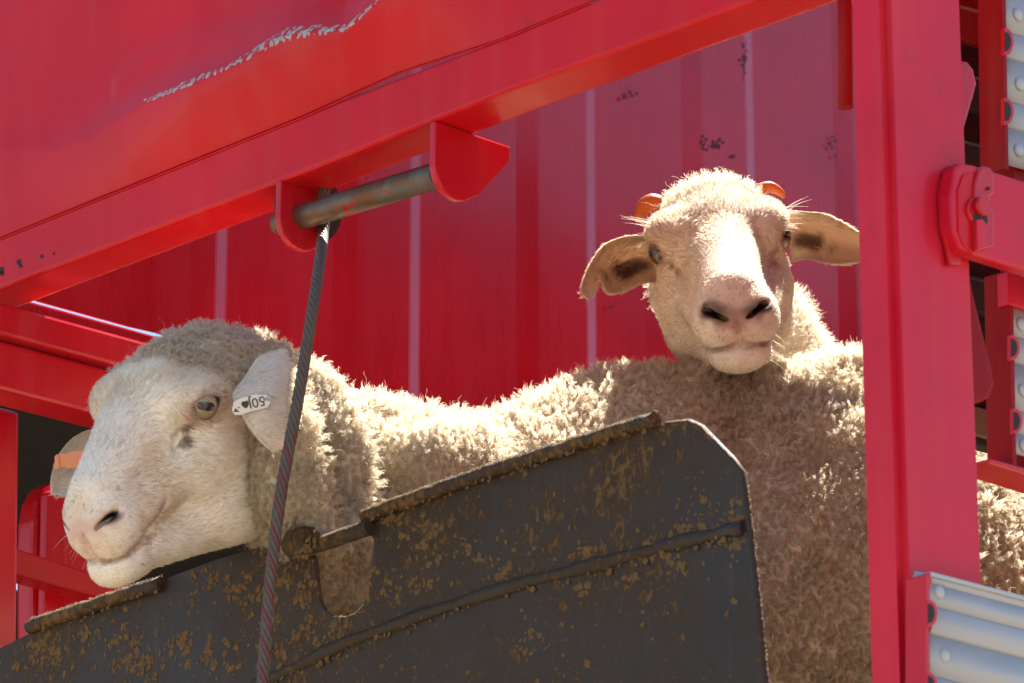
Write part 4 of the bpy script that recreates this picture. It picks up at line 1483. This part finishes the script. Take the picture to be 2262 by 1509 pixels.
    # ---- lashes and whiskers
    st = []
    for side in (1, -1):
        fw, out, up = eye_axes(side, spec['opt'])
        for k in range(spec.get('lash', 26)):
            a_ = rs.uniform(-1.4, 1.5)
            b0 = EYE * np.array([1, side, 1]) + fw * a_ + up * (1.0 - 0.22 * a_ * a_) + out * 0.75
            dv = out * 1.0 + up * rs.uniform(0.1, 0.7) + fw * rs.uniform(-0.5, 0.3) + np.array([0, 0, -0.3])
            ln = rs.uniform(0.9, 2.2)
            st.append(np.stack([b0 + dv * ln * s_ + np.array([0, 0, -0.25]) * ln * s_ * s_ for s_ in np.linspace(0, 1, 5)]))
        for k in range(spec.get('brow', 12)):
            b0 = EYE * np.array([1, side, 1]) + np.array([rs.uniform(-2, 1), 0.3 * side, rs.uniform(1.6, 3.2)])
            dv = np.array([rs.uniform(-0.1, 0.5), side * 1.0, rs.uniform(0.0, 0.8)])
            ln = rs.uniform(2.0, 3.8)
            st.append(np.stack([b0 + dv * ln * s_ + np.array([0, 0, -0.4]) * s_ * s_ for s_ in np.linspace(0, 1, 5)]))
        for k in range(spec.get('lipw', 26)):
            b0 = np.array([rs.uniform(11.0, 14.5) * spec['opt'].get('sx', 1.0), side * rs.uniform(1.5, 3.3), rs.uniform(-10.5, -7)])
            dv = np.array([rs.uniform(-0.2, 0.6), side * rs.uniform(0.5, 1.0), rs.uniform(-0.7, 0.1)])
            ln = rs.uniform(1.2, 2.4)
            st.append(np.stack([b0 + dv * ln * s_ + np.array([0, 0, -0.5]) * s_ * s_ for s_ in np.linspace(0, 1, 5)]))
    Pw = to_world(np.array(st).reshape(-1, 3)).reshape(len(st), 5, 3)
    make_curves('whiskers', Pw, 0.00022 * (1 - 0.8 * np.linspace(0, 1, 5))[None], M['facehair'], root, np.tile([0.82, 0.74, 0.6], (len(st), 1)))
    return dict(root=root, to_world=to_world, Rw=Rw, f=f, body=body)


# ---- the sheep with its head over the tail panel
RA_ = [[-0.5981, 0.7704, -0.2206], [-0.7414, -0.6365, -0.2127], [-0.3043, 0.0363, 0.9519]]
hA = PD(344, 908, 3.65)
nodesA = [(515, 850, 3.56, 0.07, 0.075), (560, 805, 3.56, 0.083, 0.085), (600, 790, 3.565, 0.092, 0.095), (650, 806, 3.585, 0.098, 0.105), (700, 846, 3.62, 0.104, 0.118), (800, 894, 3.67, 0.11, 0.135), (930, 905, 3.72, 0.12, 0.16), (1070, 928, 3.77, 0.135, 0.19), (1200, 872, 3.80, 0.15, 0.23),
          (1350, 822, 3.83, 0.165, 0.26), (1460, 822, 3.85, 0.175, 0.27), (1600, 830, 3.87, 0.18, 0.28), (1750, 802, 3.89, 0.185, 0.285), (1890, 775, 3.91, 0.185, 0.285), (2000, 835, 3.94, 0.18, 0.275), (2140, 968, 3.97, 0.165, 0.25), (2300, 1080, 4.0, 0.14, 0.2), (2420, 1220, 4.02, 0.1, 0.14)]
zf_ = FLOOR_Z
sA = build_sheep(dict(
    seed=3, R=RA_, nod=5.0, coat=(0.93, 0.845, 0.725), hairl=0.0048, lift=0.3, hrad=0.00024, earc=(0.84, 0.76, 0.66), origin=(345, 900, 3.65), scale=1.02, base=PD(1700, 1500, 3.9) * np.array([1, 1, 0]) + np.array([0, 0, zf_]),
    label='sheep with white ear tag resting its head over the dirty steel panel', opt=dict(mw=3.1, mc=(9.2, 3.7, -7.3), lid=0.64, nh=0.72, sx=0.82, turn=0.6, chz=-0.65, chx=0.55, chk=2.0, cz=-1.9, lat=0.55, ez=0.22, orb=0.15, jaw=-2.6, lips=0.28),
    nodes=nodesA, zlow=zf_ - 0.01,
    limbs=[((0.16, 3.72, zf_ + 0.45), (0.13, 3.70, zf_ + 0.03), 0.06, 0.028, 0.05), ((0.17, 3.95, zf_ + 0.45), (0.15, 3.95, zf_ + 0.03), 0.06, 0.028, 0.05),
           ((0.50, 3.85, zf_ + 0.42), (0.55, 3.85, zf_ + 0.03), 0.07, 0.028, 0.05), ((0.50, 4.05, zf_ + 0.42), (0.55, 4.05, zf_ + 0.03), 0.07, 0.028, 0.05)],
    folds=[('add', [(690, 862), (722, 930), (752, 1000), (785, 1080), (795, 1150)], 0.024, 0.03), ('cut', [(740, 870), (778, 940), (810, 1010), (840, 1090)], 0.018, 0.026),
           ('add', [(650, 950), (672, 1030), (690, 1100), (700, 1180)], 0.024, 0.03), ('cut', [(690, 960), (715, 1040), (735, 1120)], 0.012, 0.018),
           ('add', [(915, 1012), (980, 1005), (1040, 1012)], 0.030, 0.03), ('cut', [(905, 962), (980, 948), (1060, 962)], 0.018, 0.024),
           ('cut', [(1640, 940), (1650, 1060), (1660, 1200)], 0.03, 0.012)],
    ears=[[(566, 790, 618, 772, 3.640, 0.0), (536, 838, 636, 800, 3.625, -0.010), (513, 872, 640, 850, 3.608, -0.014), (530, 912, 636, 898, 3.598, -0.012), (550, 946, 630, 935, 3.592, -0.008), (576, 978, 630, 965, 3.590, -0.004), (601, 999, 627, 990, 3.590, 0.0)],
          [(240, 950, 245, 1015, 3.70, 0.012), (195, 950, 212, 1045, 3.70, 0.014), (158, 970, 192, 1068, 3.695, 0.014), (130, 1005, 172, 1082, 3.69, 0.012), (115, 1045, 160, 1092, 3.688, 0.008), (113, 1072, 148, 1096, 3.686, 0.004), (120, 1090, 136, 1096, 3.686, 0.0)]],
    eye=eye_mat('amber_eye', (0.38, 0.31, 0.15), (0.05, 0.025, 0.018)), wool=(0.75, 3.6, 0.35), nwool=400000, nhair=70000, cap=0.10, capl=0.008, tan=0.25, tear=0.65, lash=10, lipw=14, nose=np.array([0.64, 0.38, 0.33]), nostril=np.array([0.55, 0.30, 0.24]), nose_amt=0.6, nstain=0.5, cavity_shade=0.0, zdirt_shade=O[2] + 0.1, brow=0))

# ---- the sheep looking at the camera over that sheep's back
RB_ = [[0.0587, 0.9898, -0.1296], [-0.9937, 0.0456, -0.1023], [-0.0954, 0.1348, 0.9863]]
nodesB = [(1560, 680, 4.12, 0.05, 0.06), (1620, 620, 4.14, 0.08, 0.09), (1700, 600, 4.16, 0.085, 0.12), (1760, 640, 4.17, 0.09, 0.13), (1800, 720, 4.18, 0.10, 0.14), (1840, 790, 4.20, 0.11, 0.15), (1920, 850, 4.28, 0.14, 0.18), (2040, 880, 4.36, 0.16, 0.2), (2200, 900, 4.4, 0.16, 0.2), (2400, 960, 4.42, 0.14, 0.18)]
sB = build_sheep(dict(
    seed=5, R=RB_, origin=(1590, 541, 4.015), scale=1.0, base=PD(1950, 1500, 4.4) * np.array([1, 1, 0]) + np.array([0, 0, zf_]),
    label='sheep with horn buds looking at the camera over the other sheep', opt=dict(mw=3.4, nh=0.82, lid=0.88, wide=0.10, ef=0.62, ez=-0.05), yaw=-3.0, earc=(0.72, 0.56, 0.41), coat=(0.80, 0.725, 0.61),
    nodes=nodesB, zlow=zf_ - 0.01,
    limbs=[((0.42, 4.22, zf_ + 0.6), (0.42, 4.22, zf_ + 0.03), 0.06, 0.028, 0.05), ((0.42, 4.40, zf_ + 0.6), (0.42, 4.40, zf_ + 0.03), 0.06, 0.028, 0.05),
           ((0.60, 4.34, zf_ + 0.6), (0.62, 4.34, zf_ + 0.03), 0.07, 0.028, 0.05), ((0.60, 4.5, zf_ + 0.6), (0.62, 4.5, zf_ + 0.03), 0.07, 0.028, 0.05)],
    ears=[[(1445, 520, 1455, 622, 4.045, 0.022), (1400, 520, 1416, 628, 4.035, 0.042), (1365, 527, 1378, 645, 4.03, 0.046), (1335, 542, 1345, 648, 4.03, 0.034), (1312, 570, 1328, 620, 4.03, 0.020), (1296, 600, 1322, 633, 4.03, 0.010), (1286, 630, 1314, 652, 4.025, 0.006), (1284, 650, 1300, 661, 4.02, 0.0)],
          [(1738, 462, 1745, 580, 4.045, 0.022), (1775, 468, 1785, 572, 4.035, 0.042), (1812, 471, 1815, 580, 4.03, 0.046), (1850, 485, 1850, 584, 4.035, 0.036), (1890, 508, 1893, 580, 4.05, 0.018), (1930, 532, 1930, 572, 4.055, 0.010), (1962, 552, 1958, 562, 4.06, 0.0)]],
    eye=eye_mat('dark_amber_eye', (0.13, 0.07, 0.025), (0.02, 0.008, 0.006)), wool=(1.0, 8.2, 0.2), nwool=110000, nhair=80000, cap=0.15, capl=0.009, tan=0.15, tear=0.35, nostril=DARKN, nose=np.array([0.34, 0.20, 0.155]), nose_amt=0.85, nstain=0.85, zdirt_shade=O[2] - 0.5, hairl=0.0048, lift=0.35))

# ---- ear tags and horn buds
def from_px(px, py, d):
    return PD(px, py, d)


tw = [(512, 906), (516, 888), (530, 880), (560, 872), (588, 872), (597, 880), (597, 892), (590, 901), (556, 909), (530, 917), (518, 917)]
tagA = prism('ear_tag', [PD(x, y, 3.583) for x, y in tw], YC * 0.0025, M['tag_white'], sA['root'], 0.0006)


def tag_letter(ch, px, py, size, rot):
    cu = bpy.data.curves.new('tag_print', 'FONT')
    cu.body = ch
    cu.size = 1.0
    cu.align_x = 'CENTER'
    cu.align_y = 'CENTER'
    tmp = bpy.data.objects.new('tmp_text', cu)
    COL.objects.link(tmp)
    dg = bpy.context.evaluated_depsgraph_get()
    me = bpy.data.meshes.new_from_object(tmp.evaluated_get(dg))
    bpy.data.objects.remove(tmp)
    bpy.data.curves.remove(cu)
    c = PD(px, py, 3.5825)
    ca, sa = math.cos(rot), math.sin(rot)
    for v in me.vertices:
        x, y = v.co.x * size, v.co.y * size
        w = c + XC * (x * ca - y * sa) + ZC * (x * sa + y * ca)
        v.co = Vector(w)
    me.name = 'tag_print'
    return link('tag_print', me, M['tag_ink'], tagA)


tag_letter('50J', 567, 888, 0.0125, R(13 + 180))
tag_letter('%6', 588, 882, 0.0050, R(13 + 180))
tag_letter('-', 527, 899, 0.008, R(13))
prism('tag_emblem', [PD(x, y, 3.5826) for x, y in [(534, 888), (548, 885), (550, 893), (545, 902), (538, 900), (533, 894)]], YC * 0.0006, M['tag_ink'], tagA)
prism('tag_stud', [PD(x, y, 3.5826) for x, y in [(516, 910), (520, 902), (529, 910)]], YC * 0.0006, M['clod'], tagA)
to = [(120, 1010), (124, 1004), (150, 1002), (152, 998), (200, 993), (204, 1000), (204, 1026), (150, 1036), (146, 1031), (128, 1034), (122, 1040)]
ot = prism('ear_tag', [PD(x, y, 3.668) for x, y in to], YC * 0.003, M['tag_orange'], sA['root'], 0.0008)
ot['label'] = 'orange strap tag on the far ear'
prism('tag_stud', [PD(x, y, 3.6665) for x, y in [(122, 1008), (130, 1006), (132, 1034), (125, 1038)]], YC * 0.006, M['tag_orange'], ot, 0.001)
tagA['label'] = 'white printed tag in the near ear'

hm, ht_, hb0 = mat('amber_horn')
hb0.inputs['Base Color'].default_value = (0.30, 0.10, 0.03, 1)
hb0.inputs['Roughness'].default_value = 0.45
htr = ht_.nodes.new('ShaderNodeBsdfTranslucent')
htr.inputs['Color'].default_value = (0.75, 0.25, 0.04, 1)
hmx = nd(ht_, 'ShaderNodeMixShader', Fac=0.4)
ht_.links.new(hb0.outputs[0], hmx.inputs[1]); ht_.links.new(htr.outputs[0], hmx.inputs[2])
ht_.links.new(hmx.outputs[0], ht_.nodes['Material Output'].inputs['Surface'])
bump(ht_, hb0, noise(ht_, 160, 3), 0.4, 0.002)
for pts, rr_ in (([(1460, 452), (1438, 447), (1420, 460), (1412, 480), (1410, 492)], [0.009, 0.0092, 0.0082, 0.0055, 0.002]), ([(1672, 425), (1695, 414), (1713, 418), (1726, 428), (1731, 438)], [0.008, 0.0066, 0.0054, 0.004, 0.0015])):
    c = spline(pts, 14)
    rad = np.interp(np.linspace(0, 1, 14), np.linspace(0, 1, 5), rr_)
    tube('horn_bud', [PD(x, y, 4.075) for x, y in c], list(rad), hm, sB['root'], 14)
